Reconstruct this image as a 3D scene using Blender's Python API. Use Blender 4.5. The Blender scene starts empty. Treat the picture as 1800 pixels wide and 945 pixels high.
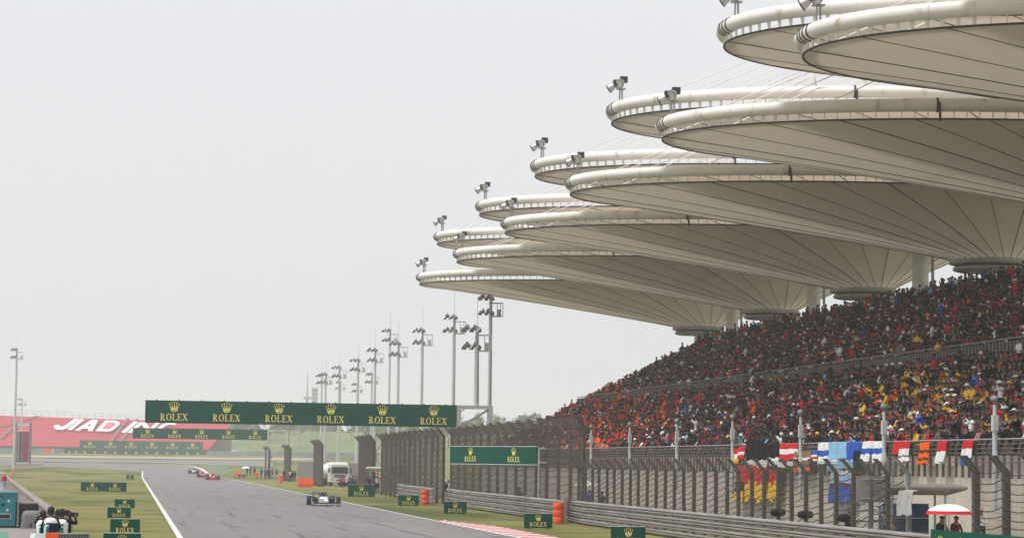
import bpy, bmesh, math, random
import numpy as np
from mathutils import Matrix, Vector
random.seed(7); RNG = np.random.default_rng(7)
SC = bpy.context.scene; COL = SC.collection
PI = math.pi
# ------------------------------------------------------------------ camera
W, H, FOC, ROLL, CH = 1800, 945, 4400.0, 0.013, 3.17
def _basis(u0, v0):
    dx, dy = u0 - W/2, -(v0 - H/2)
    c, s = math.cos(ROLL), math.sin(ROLL)
    x, y = c*dx - s*dy, s*dx + c*dy
    th = math.atan(-y/FOC); psi = math.atan(-x/FOC*math.cos(th))
    r = np.array([math.cos(psi), -math.sin(psi), 0])
    F = np.array([math.sin(psi)*math.cos(th), math.cos(psi)*math.cos(th), math.sin(th)])
    u = np.cross(r, F)
    return c*r + s*u, -s*r + c*u, F
CR, CU, CF = _basis(229.1, 805.5)
cd = bpy.data.cameras.new('camera'); cam = bpy.data.objects.new('camera', cd); COL.objects.link(cam)
cd.sensor_fit = 'HORIZONTAL'; cd.sensor_width = 36; cd.lens = FOC/W*36; cd.clip_start = 0.5; cd.clip_end = 6000
cam.matrix_world = Matrix(((CR[0], CU[0], -CF[0], 0), (CR[1], CU[1], -CF[1], 0), (CR[2], CU[2], -CF[2], CH), (0, 0, 0, 1)))
SC.camera = cam
# ------------------------------------------------------------------ light: overcast
SUN_EL, SUN_AZ = math.radians(66), math.radians(-105)      # azimuth clockwise from +Y
wd = bpy.data.worlds.new('World'); SC.world = wd; wd.use_nodes = True
nt = wd.node_tree; nt.nodes.clear()
sky = nt.nodes.new('ShaderNodeTexSky'); sky.sky_type = 'NISHITA'; sky.sun_disc = False
sky.sun_elevation = SUN_EL; sky.sun_rotation = SUN_AZ; sky.dust_density = 6; sky.air_density = 1.5
hs = nt.nodes.new('ShaderNodeHueSaturation'); hs.inputs['Saturation'].default_value = 0.10
mx = nt.nodes.new('ShaderNodeMix'); mx.data_type = 'RGBA'; mx.inputs[0].default_value = 0.86
mx.inputs[7].default_value = (4.28, 4.33, 4.50, 1)                # the even cloud layer
bg = nt.nodes.new('ShaderNodeBackground'); bg.inputs[1].default_value = 0.1
wo = nt.nodes.new('ShaderNodeOutputWorld')
nt.links.new(sky.outputs[0], hs.inputs['Color']); nt.links.new(hs.outputs[0], mx.inputs[6])
nt.links.new(mx.outputs[2], bg.inputs[0]); nt.links.new(bg.outputs[0], wo.inputs[0])
sd = bpy.data.lights.new('sun', 'SUN'); sun = bpy.data.objects.new('sun', sd); COL.objects.link(sun)
sd.energy = 1.5; sd.angle = math.radians(14); sd.color = (1, .97, .93)
sv = Vector((math.sin(SUN_AZ)*math.cos(SUN_EL), math.cos(SUN_AZ)*math.cos(SUN_EL), math.sin(SUN_EL)))
sun.rotation_euler = sv.to_track_quat('Z', 'Y').to_euler(); sun.location = (-40, -40, 120)
SC.view_settings.view_transform = 'Standard'; SC.view_settings.look = 'None'
SC.view_settings.gamma = 1; SC.view_settings.exposure = 1.0; SC.view_settings.use_curve_mapping = False
SC.render.engine = 'CYCLES'; SC.cycles.use_denoising = True; SC.cycles.max_bounces = 6
SC.cycles.volume_bounces = 3; SC.cycles.transparent_max_bounces = 12

# ------------------------------------------------------------------ pixel helpers: a pixel is a direction, distance comes from what it touches
def ray(u, v):
    d = CF*FOC + CR*(u - W/2) - CU*(v - H/2); return d/d[1]
def onX(u, v, X): d = ray(u, v); t = X/d[0]; return t, CH + d[2]*t
def onD(u, v, D): d = ray(u, v); return d[0]*D, CH + d[2]*D
T0, T1, TZ = 440.0, 800.0, 4.6
def terr(D): return min(max((D - T0)/(T1 - T0), 0), 1)*TZ
def gnd(u, v, z=0.0):
    d = ray(u, v)
    if d[2] < 0:
        t = (z - CH)/d[2]
        if t <= T0: return Vector((d[0]*t, t, z))
    k = TZ/(T1 - T0); t = (z - k*T0 - CH)/(d[2] - k)       # CH + d2 t = z + k (t - T0)
    return Vector((d[0]*t, t, CH + d[2]*t))
def project(P):
    q = np.asarray(P, float) - np.array([0, 0, CH]); z = q@CF
    return W/2 + FOC*(q@CR)/z, H/2 - FOC*(q@CU)/z, z

# ------------------------------------------------------------------ materials
MATS = {}
def mat(name, col, rough=.7, var=.12, scale=3.0, metal=0.0, bump=0.0, stretch=None, obj=False, detail=4, spec=.3):
    if name in MATS: return MATS[name]
    m = bpy.data.materials.new(name); m.use_nodes = True; MATS[name] = m
    n = m.node_tree; b = n.nodes['Principled BSDF']
    b.inputs['Roughness'].default_value = rough; b.inputs['Metallic'].default_value = metal
    b.inputs['Specular IOR Level'].default_value = spec
    if var:
        if obj: tc = n.nodes.new('ShaderNodeTexCoord'); src = tc.outputs['Object']
        else: tc = n.nodes.new('ShaderNodeNewGeometry'); src = tc.outputs['Position']
        if stretch:
            mp = n.nodes.new('ShaderNodeMapping'); mp.inputs['Scale'].default_value = stretch
            n.links.new(src, mp.inputs[0]); src = mp.outputs[0]
        nz = n.nodes.new('ShaderNodeTexNoise'); nz.inputs['Scale'].default_value = scale; nz.inputs['Detail'].default_value = detail
        n.links.new(src, nz.inputs['Vector'])
        rp = n.nodes.new('ShaderNodeValToRGB')
        rp.color_ramp.elements[0].position = .3; rp.color_ramp.elements[1].position = .7
        rp.color_ramp.elements[0].color = tuple(c*(1 - var) for c in col) + (1,)
        rp.color_ramp.elements[1].color = tuple(min(1, c*(1 + var)) for c in col) + (1,)
        n.links.new(nz.outputs[0], rp.inputs[0]); n.links.new(rp.outputs[0], b.inputs['Base Color'])
        if bump:
            bp = n.nodes.new('ShaderNodeBump'); bp.inputs['Strength'].default_value = bump; bp.inputs['Distance'].default_value = .05
            n.links.new(nz.outputs[0], bp.inputs['Height']); n.links.new(bp.outputs[0], b.inputs['Normal'])
    else: b.inputs['Base Color'].default_value = tuple(col) + (1,)
    return m
def two_tone(name, c1, c2, scale, lo, hi, stretch=None, rough=.8, c3=None, s3=1.0, st3=None, lo3=.55, hi3=.6, bump=0, detail=5):
    m = bpy.data.materials.new(name); m.use_nodes = True; MATS[name] = m
    n = m.node_tree; b = n.nodes['Principled BSDF']; b.inputs['Roughness'].default_value = rough; b.inputs['Specular IOR Level'].default_value = .2
    g = n.nodes.new('ShaderNodeNewGeometry')
    def noise(sc, st, lo, hi):
        src = g.outputs['Position']
        if st: mp = n.nodes.new('ShaderNodeMapping'); mp.inputs['Scale'].default_value = st; n.links.new(src, mp.inputs[0]); src = mp.outputs[0]
        z = n.nodes.new('ShaderNodeTexNoise'); z.inputs['Scale'].default_value = sc; z.inputs['Detail'].default_value = detail
        n.links.new(src, z.inputs['Vector']); r = n.nodes.new('ShaderNodeMapRange'); r.inputs[1].default_value = lo; r.inputs[2].default_value = hi
        n.links.new(z.outputs[0], r.inputs[0]); return r.outputs[0], z.outputs[0]
    def mixc(f, a, bb):
        x = n.nodes.new('ShaderNodeMix'); x.data_type = 'RGBA'; n.links.new(f, x.inputs[0])
        for k, v in ((6, a), (7, bb)):
            if isinstance(v, tuple): x.inputs[k].default_value = v + (1,)
            else: n.links.new(v, x.inputs[k])
        return x.outputs[2]
    f, raw = noise(scale, stretch, lo, hi); out = mixc(f, c1, c2)
    if c3: f3, _ = noise(s3, st3, lo3, hi3); out = mixc(f3, out, c3)
    n.links.new(out, b.inputs['Base Color'])
    if bump:
        bp = n.nodes.new('ShaderNodeBump'); bp.inputs['Strength'].default_value = bump; bp.inputs['Distance'].default_value = .1
        n.links.new(raw, bp.inputs['Height']); n.links.new(bp.outputs[0], b.inputs['Normal'])
    return m
M_GRASS = two_tone('grass', (.105, .115, .024), (.205, .185, .06), .35, .35, .65, (.25, .5, 1), .95, (.065, .08, .016), .08, (1, .25, 1), .5, .62, bump=.4)
M_BANK = two_tone('bank_grass', (.10, .14, .05), (.17, .19, .08), .1, .35, .65, None, .95)
M_ASPH = two_tone('asphalt', (.160, .153, .153), (.198, .19, .188), .25, .3, .7, (1, .15, 1), .85, (.095, .091, .092), 2.0, (1, .022, 1), .60, .72, detail=7)
M_RUN = two_tone('runoff_asphalt', (.17, .165, .165), (.20, .195, .19), .05, .3, .7, None, .9)
M_GRAVEL = mat('gravel', (.36, .31, .24), .95, .1, .5)
M_PITL = mat('pit_concrete', (.24, .215, .205), .9, .12, .4)
M_GPAINT = mat('green_paint', (.07, .22, .13), .7, .1, .6)
M_WHITE = mat('white_paint', (.58, .58, .57), .6, .1, 1.5)
M_RED = mat('red_paint', (.55, .045, .05), .6, .12, 1.5)
M_CREAM = two_tone('canopy_paint', (.73, .705, .65), (.79, .77, .72), .5, .35, .65, None, .45, (.42, .31, .21), 1.3, (1, 1, .4), .60, .76)
M_STRUT = mat('white_steel', (.72, .69, .63), .5, .15, 2)
M_DRUM = mat('drum_shade_grey', (.36, .345, .31), .6, .15, 1.5)  # drum colour darkened and greyed: the shade under the canopy is painted in
M_DARK = mat('dark_steel', (.035, .033, .03), .6, .2, 4)
M_SEAM = mat('seam', (.05, .042, .035), .7, 0)
M_GALV = mat('galvanised_steel', (.34, .34, .34), .5, .18, 4, .35)
M_ARMCO = mat('barrier_steel', (.30, .28, .26), .5, .25, 1.2, .2, stretch=(1, .3, 4))
M_POST = mat('fence_post_steel', (.13, .118, .103), .75, .3, 3)
M_WIRE = mat('fence_wire', (.16, .138, .115), .7, .15, 3)
M_CONC = mat('concrete', (.40, .36, .32), .85, .14, .7)
M_WALLP = mat('wall_panel', (.56, .50, .44), .8, .10, .8)
M_RAILB = mat('rail_bronze', (.15, .125, .105), .6, .2, 2)
M_PALE = mat('pale_steel', (.52, .54, .56), .5, .08, 2)
M_GREEN = mat('sign_green', (.001, .080, .052), .65, .14, .7, spec=.08)
M_GOLD = mat('sign_gold', (.85, .74, .20), .5, .05, 4)
M_ORANGE = mat('orange_plastic', (.85, .10, .012), .5, .1, 2)
M_TYRE = mat('rubber', (.018, .018, .019), .75, .15, 6)
M_BLACK = mat('black', (.012, .012, .014), .5, 0)
M_GLASS = mat('dark_glass', (.03, .04, .045), .08, 0, spec=.6)
M_SKIN = [mat('skin_light', (.29, .17, .12), .6, .05, 9, obj=True), mat('skin_tan', (.21, .118, .08), .6, .05, 9, obj=True)]
M_HAIR = mat('black_hair', (.012, .010, .009), .6, .2, 20, obj=True)
# membrane: fabric, lets a little light through
M_MEMB = two_tone('membrane', (.62, .56, .475), (.68, .62, .53), .12, .3, .7, None, .75, (.46, .38, .30), .30, (1, 1, 3), .60, .78)
_n = M_MEMB.node_tree; _b = _n.nodes['Principled BSDF']; _t = _n.nodes.new('ShaderNodeBsdfTranslucent'); _m = _n.nodes.new('ShaderNodeMixShader')
_t.inputs[0].default_value = (.68, .61, .50, 1); _m.inputs[0].default_value = .18
_n.links.new(_b.outputs[0], _m.inputs[1]); _n.links.new(_t.outputs[0], _m.inputs[2]); _n.links.new(_m.outputs[0], _n.nodes['Material Output'].inputs[0])

# ------------------------------------------------------------------ mesh builder
class MB:
    def __init__(s): s.v = []; s.f = []; s.m = []; s.sm = []
    def add(s, vs, fs, m=0, smooth=False):
        o = len(s.v); s.v += [tuple(p) for p in vs]
        for f in fs: s.f.append(tuple(i + o for i in f)); s.m.append(m); s.sm.append(smooth)
        return s
    def box(s, x0, x1, y0, y1, z0, z1, m=0):
        v = [(x, y, z) for z in (z0, z1) for y in (y0, y1) for x in (x0, x1)]
        return s.add(v, [(0, 2, 3, 1), (4, 5, 7, 6), (0, 1, 5, 4), (2, 6, 7, 3), (0, 4, 6, 2), (1, 3, 7, 5)], m)
    def hexa(s, b, t, m=0):          # bottom quad, top quad
        return s.add(list(b) + list(t), [(3, 2, 1, 0), (4, 5, 6, 7), (0, 1, 5, 4), (1, 2, 6, 5), (2, 3, 7, 6), (3, 0, 4, 7)], m)
    def loft(s, rings, m=0, caps=True, smooth=True, closed=False):
        n = len(rings[0]); v = [p for r in rings for p in r]; f = []
        R = len(rings)
        for i in range(R if closed else R - 1):
            for j in range(n):
                a, b = i*n + j, i*n + (j + 1) % n; c, d = ((i + 1) % R)*n + (j + 1) % n, ((i + 1) % R)*n + j
                f.append((a, b, c, d))
        s.add(v, f, m, smooth)
        if caps and not closed: s.add(rings[0], [tuple(range(n))[::-1]], m); s.add(rings[-1], [tuple(range(n))], m)
        return s
    def tube(s, pts, r, n=6, m=0, closed=False, smooth=True, caps=True):
        pts = [Vector(p) for p in pts]; R = len(pts); rr = r if isinstance(r, (list, tuple)) else [r]*R
        rings = []; up = Vector((0, 0, 1)); prev = None
        for i, p in enumerate(pts):
            a = pts[(i - 1) % R] if (closed or i > 0) else p; b = pts[(i + 1) % R] if (closed or i < R - 1) else p
            t = (b - a).normalized()
            if prev is None:
                e = up if abs(t.z) < .9 else Vector((1, 0, 0)); x = t.cross(e).normalized()
            else: x = (prev - t*prev.dot(t)).normalized()
            prev = x; y = t.cross(x)
            rings.append([p + (x*math.cos(2*PI*k/n + PI/n) + y*math.sin(2*PI*k/n + PI/n))*rr[i] for k in range(n)])
        return s.loft(rings, m, caps, smooth, closed)
    def lathe(s, prof, n=16, m=0, c=(0, 0, 0), axis='z', smooth=True):
        rings = []
        for r, z in prof:
            ring = []
            for k in range(n):
                a = 2*PI*k/n; p = (r*math.cos(a), r*math.sin(a), z)
                if axis == 'x': p = (p[2], p[0], p[1])
                if axis == 'y': p = (p[1], p[2], p[0])
                ring.append((p[0] + c[0], p[1] + c[1], p[2] + c[2]))
            rings.append(ring)
        return s.loft(rings, m, True, smooth)
    def quad(s, a, b, c, d, m=0): return s.add([a, b, c, d], [(0, 1, 2, 3)], m)
    def mesh(s, name, mats):
        me = bpy.data.meshes.new(name); me.from_pydata(s.v, [], s.f)
        for x in (mats if isinstance(mats, (list, tuple)) else [mats]): me.materials.append(x)
        me.polygons.foreach_set('material_index', s.m); me.polygons.foreach_set('use_smooth', s.sm); me.update(); return me
    def build(s, name, mats, parent=None, loc=(0, 0, 0), rz=0): return place(s.mesh(name, mats), name, parent, loc, rz)
def place(me, name, parent=None, loc=(0, 0, 0), rz=0, sc=None):
    o = bpy.data.objects.new(name, me); COL.objects.link(o); o.parent = parent; o.location = loc; o.rotation_euler = (0, 0, rz)
    if sc is not None: o.scale = sc if isinstance(sc, (tuple, list)) else (sc, sc, sc)
    return o
def tag(o, label=None, cat=None, group=None, kind=None):
    if label: o['label'] = label
    if cat: o['category'] = cat
    if group: o['group'] = group
    if kind: o['kind'] = kind
    return o
def thing(name, label, cat, loc=(0, 0, 0), rz=0, group=None):
    o = bpy.data.objects.new(name, None); COL.objects.link(o); o.location = loc; o.rotation_euler = (0, 0, rz); o.empty_display_size = .2
    return tag(o, label, cat, group)
def copy_tree(o, parent=None, loc=None, rz=None):
    c = o.copy(); COL.objects.link(c); c.parent = parent
    if loc is not None: c.location = loc
    if rz is not None: c.rotation_euler = (0, 0, rz)
    for ch in list(o.children): copy_tree(ch, c)
    return c
def struct(o): o['kind'] = 'structure'; return o

# ------------------------------------------------------------------ ground, track, markings
b = MB(); ys = [-300, -100, 0, 100, 200, 300, T0, T1, 1100, 1600, 2600]; xs = [-1500, -600, -200, 0, 200, 600, 1500]
vv = [(x, y, terr(y)) for y in ys for x in xs]; nx = len(xs)
b.add(vv, [(j*nx + i, j*nx + i + 1, (j + 1)*nx + i + 1, (j + 1)*nx + i) for j in range(len(ys) - 1) for i in range(nx - 1)])
struct(b.build('ground', M_GRASS))
XL, XR = 2.1, 16.4
def sheet(name, pts, m, z):
    s = MB(); s.add([Vector(p) + Vector((0, 0, z)) for p in pts], [tuple(range(len(pts)))]); return struct(s.build(name, m))
# far part of the track from its painted edges in the photograph
farL = [gnd(*p) for p in [(250.5, 828), (200, 824), (120, 821.3), (40, 819.3), (-60, 817)]]
farR = [gnd(*p) for p in [(368.7, 835.6), (360, 828), (352, 823), (341, 819.8), (322, 817.5), (296, 816.3), (240, 815), (120, 813.2), (0, 811.6), (-60, 811)]]
pt = [(XL, -60, 0), (XR, -60, 0), (XR, T0, 0)]
s = MB(); s.add([(XL, -60, .03), (XR, -60, .03), (XR, T0 - 30, .03), (XL, T0 - 30, .03)], [(0, 1, 2, 3)])
farpts = [(XL, T0 - 30, 0), (XR, T0 - 30, 0)] + farR + farL[::-1]
TRK = struct(s.build('track', M_ASPH))
M_SKID = two_tone('tyre_rubber_marks', (.112, .107, .108), (.165, .158, .157), 1.5, .35, .65, (1, .2, 1), .8)
_rg = random.Random(21)
for i in range(20):
    y0 = _rg.choice([_rg.uniform(92, 150), _rg.uniform(92, 150), _rg.uniform(150, 260)]); x0 = _rg.uniform(3.5, 15); L = _rg.uniform(3, 16); dx = _rg.uniform(-.06, .02)*L; w = _rg.uniform(.10, .26); q = MB(); n = 8
    q.add([(x0 + dx*(k/n)**1.5 + sg*w/2*math.sin(PI*(k + .4)/(n + .8)), y0 + L*k/n, .034 + .0004*i) for k in range(n + 1) for sg in (-1, 1)], [(2*k, 2*k + 1, 2*k + 3, 2*k + 2) for k in range(n)])
    q.build('skid_mark', M_SKID, TRK)
def near_fan(pts, m, z, name):
    # triangulate and cut at the terrain bend
    bm = bmesh.new(); vs = [bm.verts.new((p[0], p[1], 0)) for p in pts]; bm.faces.new(vs)
    for yy in (T0, T1): bmesh.ops.bisect_plane(bm, geom=bm.verts[:] + bm.edges[:] + bm.faces[:], plane_co=(0, yy, 0), plane_no=(0, 1, 0))
    bmesh.ops.triangulate(bm, faces=bm.faces[:])
    for v in bm.verts: v.co.z = terr(v.co.y) + z
    bmesh.ops.recalc_face_normals(bm, faces=bm.faces[:])
    if bm.faces and sum(f.normal.z for f in bm.faces) < 0: bmesh.ops.reverse_faces(bm, faces=bm.faces[:])
    me = bpy.data.meshes.new(name); bm.to_mesh(me); bm.free(); me.materials.append(m)
    return struct(place(me, name))
def gp(*pp): return [gnd(*p) for p in pp]
near_fan(gp((-80, 803.8), (480, 810.5), (480, 820), (400, 817), (300, 813.5), (-80, 809)), M_RUN, .03, 'runoff_area')
near_fan(gp((-80, 798.5), (560, 805.5), (560, 808.5), (-80, 801.8)), M_GRAVEL, .045, 'gravel_trap')
M_GR2 = mat('faded_green_paint', (.11, .165, .085), .9, .15, .3)
near_fan(gp((350, 816), (385, 816.5), (398, 821), (404, 834), (372, 834), (362, 826)), M_GR2, .045, 'green_runoff')
near_fan(farpts, M_ASPH, .04, 'track_bend')
def stripe(name, pts, w, m=M_WHITE, z=.05):
    s = MB(); P = [Vector(p) for p in pts]; n = len(P); L = []
    for i in range(n):
        t = (P[min(i + 1, n - 1)] - P[max(i - 1, 0)]); t.z = 0; t.normalize(); q = Vector((-t.y, t.x, 0))*w/2
        L += [P[i] + q + Vector((0, 0, z)), P[i] - q + Vector((0, 0, z))]
    s.add(L, [(2*i, 2*i + 1, 2*i + 3, 2*i + 2) for i in range(n - 1)]); return struct(s.build(name, m))
ln = [(XL - .05, y, 0) for y in range(-60, 411, 10)]
stripe('edge_line', ln + [Vector((XL, T0, 0)), farL[0]], .24); stripe('edge_line', farL, .7, z=.07)
stripe('edge_line', [(XR, y, 0) for y in range(-60, 411, 10)] + [Vector((XR, T0, 0)), farR[0]], .2); stripe('edge_line', farR, .7, z=.07)
# kerb of red and white blocks
kb = thing('kerb', 'red and white striped kerb along the track edge', 'kerb', (16.5, 60, 0))
for i in range(68):
    y = i*1.1; w = 1.35*min(1, (73.5 - y)/14 + .12)
    c = MB(); c.hexa([(0, y, .0), (w, y, .0), (w, y + 1.08, .0), (0, y + 1.08, .0)], [(.05, y, .06), (w, y, .11), (w, y + 1.08, .11), (.05, y + 1.08, .06)])
    c.build('kerb_block', M_RED if i % 2 else M_WHITE, kb)
# pit lane side
near_fan([(-3.2 - .0583*(-60 - 102), -60), (-3.2 - .0583*(480 - 102), 480), (-45, 480), (-45, -60)], M_PITL, .03, 'pit_lane')
near_fan([(-4.2, 92), (-5.0, 107), (-14, 107), (-14, 60), (-2.6, 60)], M_GPAINT, .05, 'painted_apron')
wl = thing('pit_wall', 'long low concrete wall beside the grass verge', 'wall', (0, 0, 0)); bme = MB(); bme.box(-.13, .13, .01, 3.99, 0, 1.08).box(-.19, .19, .01, 3.99, 1.08, 1.16); wm = bme.mesh('wall_panel', mat('pit_wall_concrete', (.25, .22, .20), .9, .2, .8))
for i in range(91):
    D = 80 + i*4; place(wm, 'wall_panel', wl, (-3.14 - .0583*(D - 102), D, terr(D)), math.atan(.0583))

# ------------------------------------------------------------------ lettering
def arc_band(cx, cy, ro, ri, a0, a1, n=14):
    v = []; f = []
    for i in range(n + 1):
        a = a0 + (a1 - a0)*i/n
        v += [(cx + ro[0]*math.cos(a), cy + ro[1]*math.sin(a)), (cx + ri[0]*math.cos(a), cy + ri[1]*math.sin(a))]
    for i in range(n): f.append((2*i, 2*i + 2, 2*i + 3, 2*i + 1))
    return v, f
def rect(x0, y0, x1, y1): return [(x0, y0), (x1, y0), (x1, y1), (x0, y1)], [(0, 1, 2, 3)]
def slab(x0, x1, X0, X1, y0=0, y1=1): return [(x0, y0), (x1, y0), (X1, y1), (X0, y1)], [(0, 1, 2, 3)]
def glyphs():
    out = []; x = 0
    G = {'R': ([rect(.1, 0, .3, 1), rect(0, 0, .4, .08), rect(0, .92, .3, 1), arc_band(.3, .73, (.42, .27), (.22, .19), -PI/2, PI/2), slab(.62, .88, .34, .52, 0, .48), rect(.62, 0, .95, .08)], .95),
         'O': ([arc_band(.47, .5, (.47, .52), (.27, .44), 0, 2*PI, 24)], .94),
         'L': ([rect(.1, 0, .3, 1), rect(0, .92, .4, 1), rect(0, 0, .78, .08), slab(.68, .78, .73, .78, 0, .3)], .78),
         'E': ([rect(.1, 0, .3, 1), rect(0, .92, .74, 1), rect(0, 0, .78, .08), rect(.3, .46, .55, .54), slab(.68, .78, .73, .78, 0, .28), slab(.69, .74, .64, .74, .74, .92), rect(.52, .36, .57, .64)], .78),
         'X': ([slab(.66, .92, .04, .30), slab(.04, .14, .76, .86), rect(0, 0, .28, .08), rect(.58, 0, 1.0, .08), rect(0, .92, .4, 1), rect(.66, .92, .96, 1)], 1.0)}
    for ch in 'ROLEX':
        for v, f in G[ch][0]: out.append(([(p[0] + x, p[1]) for p in v], f))
        x += G[ch][1] + .13
    x -= .13
    return [([(p[0] - x/2, p[1]) for p in v], f) for v, f in out], x
GL, GW = glyphs()
b = MB()
for i, (v, f) in enumerate(GL): b.add([(p[0], -.0015*(i % 9), p[1]) for p in v], f)
ME_TXT = b.mesh('lettering', M_GOLD)
b = MB()
for i, (tx, ty) in enumerate([(-.62, .82), (-.34, .98), (0, 1.04), (.34, .98), (.62, .82)]):
    bx = tx*.52; y = -.0015*i
    b.add([(bx - .12, y, .2), (bx + .12, y, .2), (tx, y, ty)], [(0, 1, 2)])
    b.add([(tx + .085*math.cos(k*PI/4), y - .012, ty + .085*math.sin(k*PI/4)) for k in range(8)], [tuple(range(8))])
v, f = arc_band(0, .16, (.42, .17), (.2, .08), 0, 2*PI, 18); b.add([(p[0], -.009, p[1]) for p in v], f)
b.add([(-.42, -.0105, .17), (.42, -.0105, .17), (.5, -.0105, .36), (-.5, -.0105, .36)], [(0, 1, 2, 3)])
ME_CRN = b.mesh('crown_emblem', M_GOLD)
def logo(parent, x, z, h, y=-.05, txt=True, rz=0):
    """crown over the word, h = banner height"""
    if txt:
        place(ME_TXT, 'lettering', parent, (x, y, z - .385*h), rz, (.245*h, .245*h, .31*h)); place(ME_CRN, 'crown_emblem', parent, (x, y, z + .0*h), rz, (.34*h, .34*h, .40*h))
    else: place(ME_CRN, 'crown_emblem', parent, (x, y, z - .2*h), rz, .45*h)
def verge_board(px, w, h, label, D=None, nlogo=1, tilt=.12):
    p = gnd(*px); t = thing('advertising_board', label, 'sign', p, random.uniform(-.03, .03), 'green advertising boards on the grass')
    b = MB(); b.box(-w/2, w/2, -.03, .03, .05, .05 + h); b.build('panel', M_GREEN, t)
    b = MB(); b.box(-w/2 - .02, w/2 + .02, -.035, .035, .05 + h, .08 + h); b.build('top_edge', M_PALE, t)
    for sx in (-1, 1): b = MB(); b.tube([(sx*w*.35, .03, h*.85), (sx*w*.35, .5, 0)], .02, 5).box(sx*w*.35 - .03, sx*w*.35 + .03, -.02, .02, 0, .06); b.build('leg', M_DARK, t)
    for k in range(nlogo): logo(t, (k - (nlogo - 1)/2)*w*.5, .05 + h/2, h, -.05)
    return t
verge_board((635, 873), 2.4, 1.07, 'wide green crown board on the grass beside the white truck')
verge_board((718, 889), 1.5, .75, 'small green crown board on the grass before the curved barrier end')
verge_board((800, 903), 1.42, .72, 'small green crown board on the grass between the two orange drums')
verge_board((946, 929), 1.4, .70, 'green crown board on the grass beside the striped kerb, left of an orange drum')
verge_board((1104, 961), 1.36, .74, 'green crown board low in front of the ribbed barrier under the near fence')
verge_board((182, 864), 4.26, .87, 'long green board with two crowns on the left verge', nlogo=2)
verge_board((219, 893.5), 1.26, .56, 'green crown board partly hidden behind another board on the left verge')
verge_board((209, 911), 1.22, .55, 'green crown board overlapping the board behind it on the left verge')
verge_board((219.5, 940), 1.22, .62, 'largest looking green crown board standing full height on the left verge')
verge_board((214, 972), 1.25, .62, 'green board whose top edge only shows on the left verge')
verge_board((228.5, 842), 1.15, .6, 'tiny far green board on the left verge near the bend')
verge_board((425, 838.5), 1.25, .5, 'far green board on the right verge beside an orange block')
# gantries
def gantry(D, pxl, pxr, pxe, top, bot, nlogo, label, lattice):
    x0, x1, xe = onD(pxl, top, D)[0], onD(pxr, top, D)[0], onD(pxe, top, D)[0]
    zt, zb = onD((pxl + pxr)/2, top, D)[1], onD((pxl + pxr)/2, bot, D)[1]; h = zt - zb; z0 = terr(D)
    t = thing('track_gantry', label, 'gantry', (xe, D, z0)); zt -= z0; zb -= z0
    o = lambda x: x - xe
    b = MB(); b.box(o(x0), o(x1), -.06, .06, zb, zt); b.build('banner', M_GREEN, t)
    b = MB()
    for k in range(14): x = o(x0) + (o(x1) - o(x0))*(k + .5)/14; b.box(x - .05, x + .05, -.05, .05, zt, zt + .08)
    b.build('banner_clips', M_DARK, t)['kind'] = 'stuff'
    b = MB()
    for z in (zb + .15, zt - .15):
        for y in (.25, 1.1): b.tube([(o(x0) + .1, y, z), (0, y, z)], .09, 6)
    n = 14
    for k in range(n):
        xa, xb = o(x0) + .1 + (-.1 - o(x0))*k/n, o(x0) + .1 + (-.1 - o(x0))*(k + 1)/n
        b.tube([(xa, 1.1, zb + .15), (xb, 1.1, zt - .15)], .05, 5); b.tube([(xa, .25, zt - .15), (xa, 1.1, zt - .15)], .05, 5)
    b.build('truss', M_PALE, t)
    wpost = .34 if not lattice else .22
    for x in (o(x1) + wpost/2 + .02, -wpost/2):
        b = MB(); b.box(x - wpost/2, x + wpost/2, -.2, .9, 0, zt); b.build('post', M_PALE, t)
    b = MB(); b.box(o(x1) + wpost + .02, -wpost, -.15, .85, zt - .3, zt - .004); b.build('top_beam', M_PALE, t)
    zs = [zb + .05, zt - .35] if not lattice else [.6, 2.9, zb - .3, zt - .3]
    for za, zc in zip(zs[:-1], zs[1:]):
        b = MB(); b.tube([(o(x1) + wpost, .3, za), (-wpost, .3, zc)], .13, 4, smooth=False); b.build('brace', M_PALE, t)
        b = MB(); b.box(o(x1) + wpost + .02, -wpost, .1, .6, za - .12, za + .1); b.build('cross_bar', M_PALE, t)
    L = (o(x1) - o(x0))/nlogo
    for k in range(nlogo): logo(t, o(x0) + L*(k + .55), (zb + zt)/2, h, -.09)
    return t
gantry(213, 255.5, 803, 866, 707, 746.5, 6, 'large green crown banner gantry reaching over the track, six logos', False)
gantry(440, 233.5, 470, 503, 753, 771.5, 5, 'smaller far green banner gantry on a pale lattice leg', True)

# ------------------------------------------------------------------ main grandstand
D_END, D_NEAR = 252.0, 62.0
gs = thing('grandstand', 'large concrete grandstand packed with spectators under the canopies', 'grandstand', (36, D_END, 0))
def gl(x, y, z): return (x - 36, y - D_END, z)
def floor_lo(X): return 3.75 + .53*(X - 36.2)
def floor_up(X): return 9.0 + .505*(X - 46.0)
LOW = [36.2 + .8*i for i in range(11)]; UPP = [46.0 + .8*i for i in range(16)]
for nm, rows, ff, zb in (('lower_tier', LOW, floor_lo, 0), ('upper_tier', UPP, floor_up, 6)):
    pr = []
    for X in rows: pr += [(X - .4, ff(X)), (X + .4, ff(X))]
    pr = [(rows[0] - .4, zb)] + pr + [(rows[-1] + .4, zb)]
    b = MB(); n = len(pr); v = [gl(x, y, z) for y in (D_NEAR, D_END) for x, z in pr]
    b.add(v, [(i, i + 1, n + i + 1, n + i) for i in range(n - 1)] + [tuple(range(n))[::-1], tuple(range(n, 2*n))]); b.build(nm, M_CONC, gs)
b = MB()
for rows, ff in ((LOW, floor_lo), (UPP, floor_up)):
    for X in rows: b.box(*[c for p in zip(gl(X + .05, D_NEAR, ff(X) + .40), gl(X + .38, D_END - .3, ff(X) + .45)) for c in p])
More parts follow.
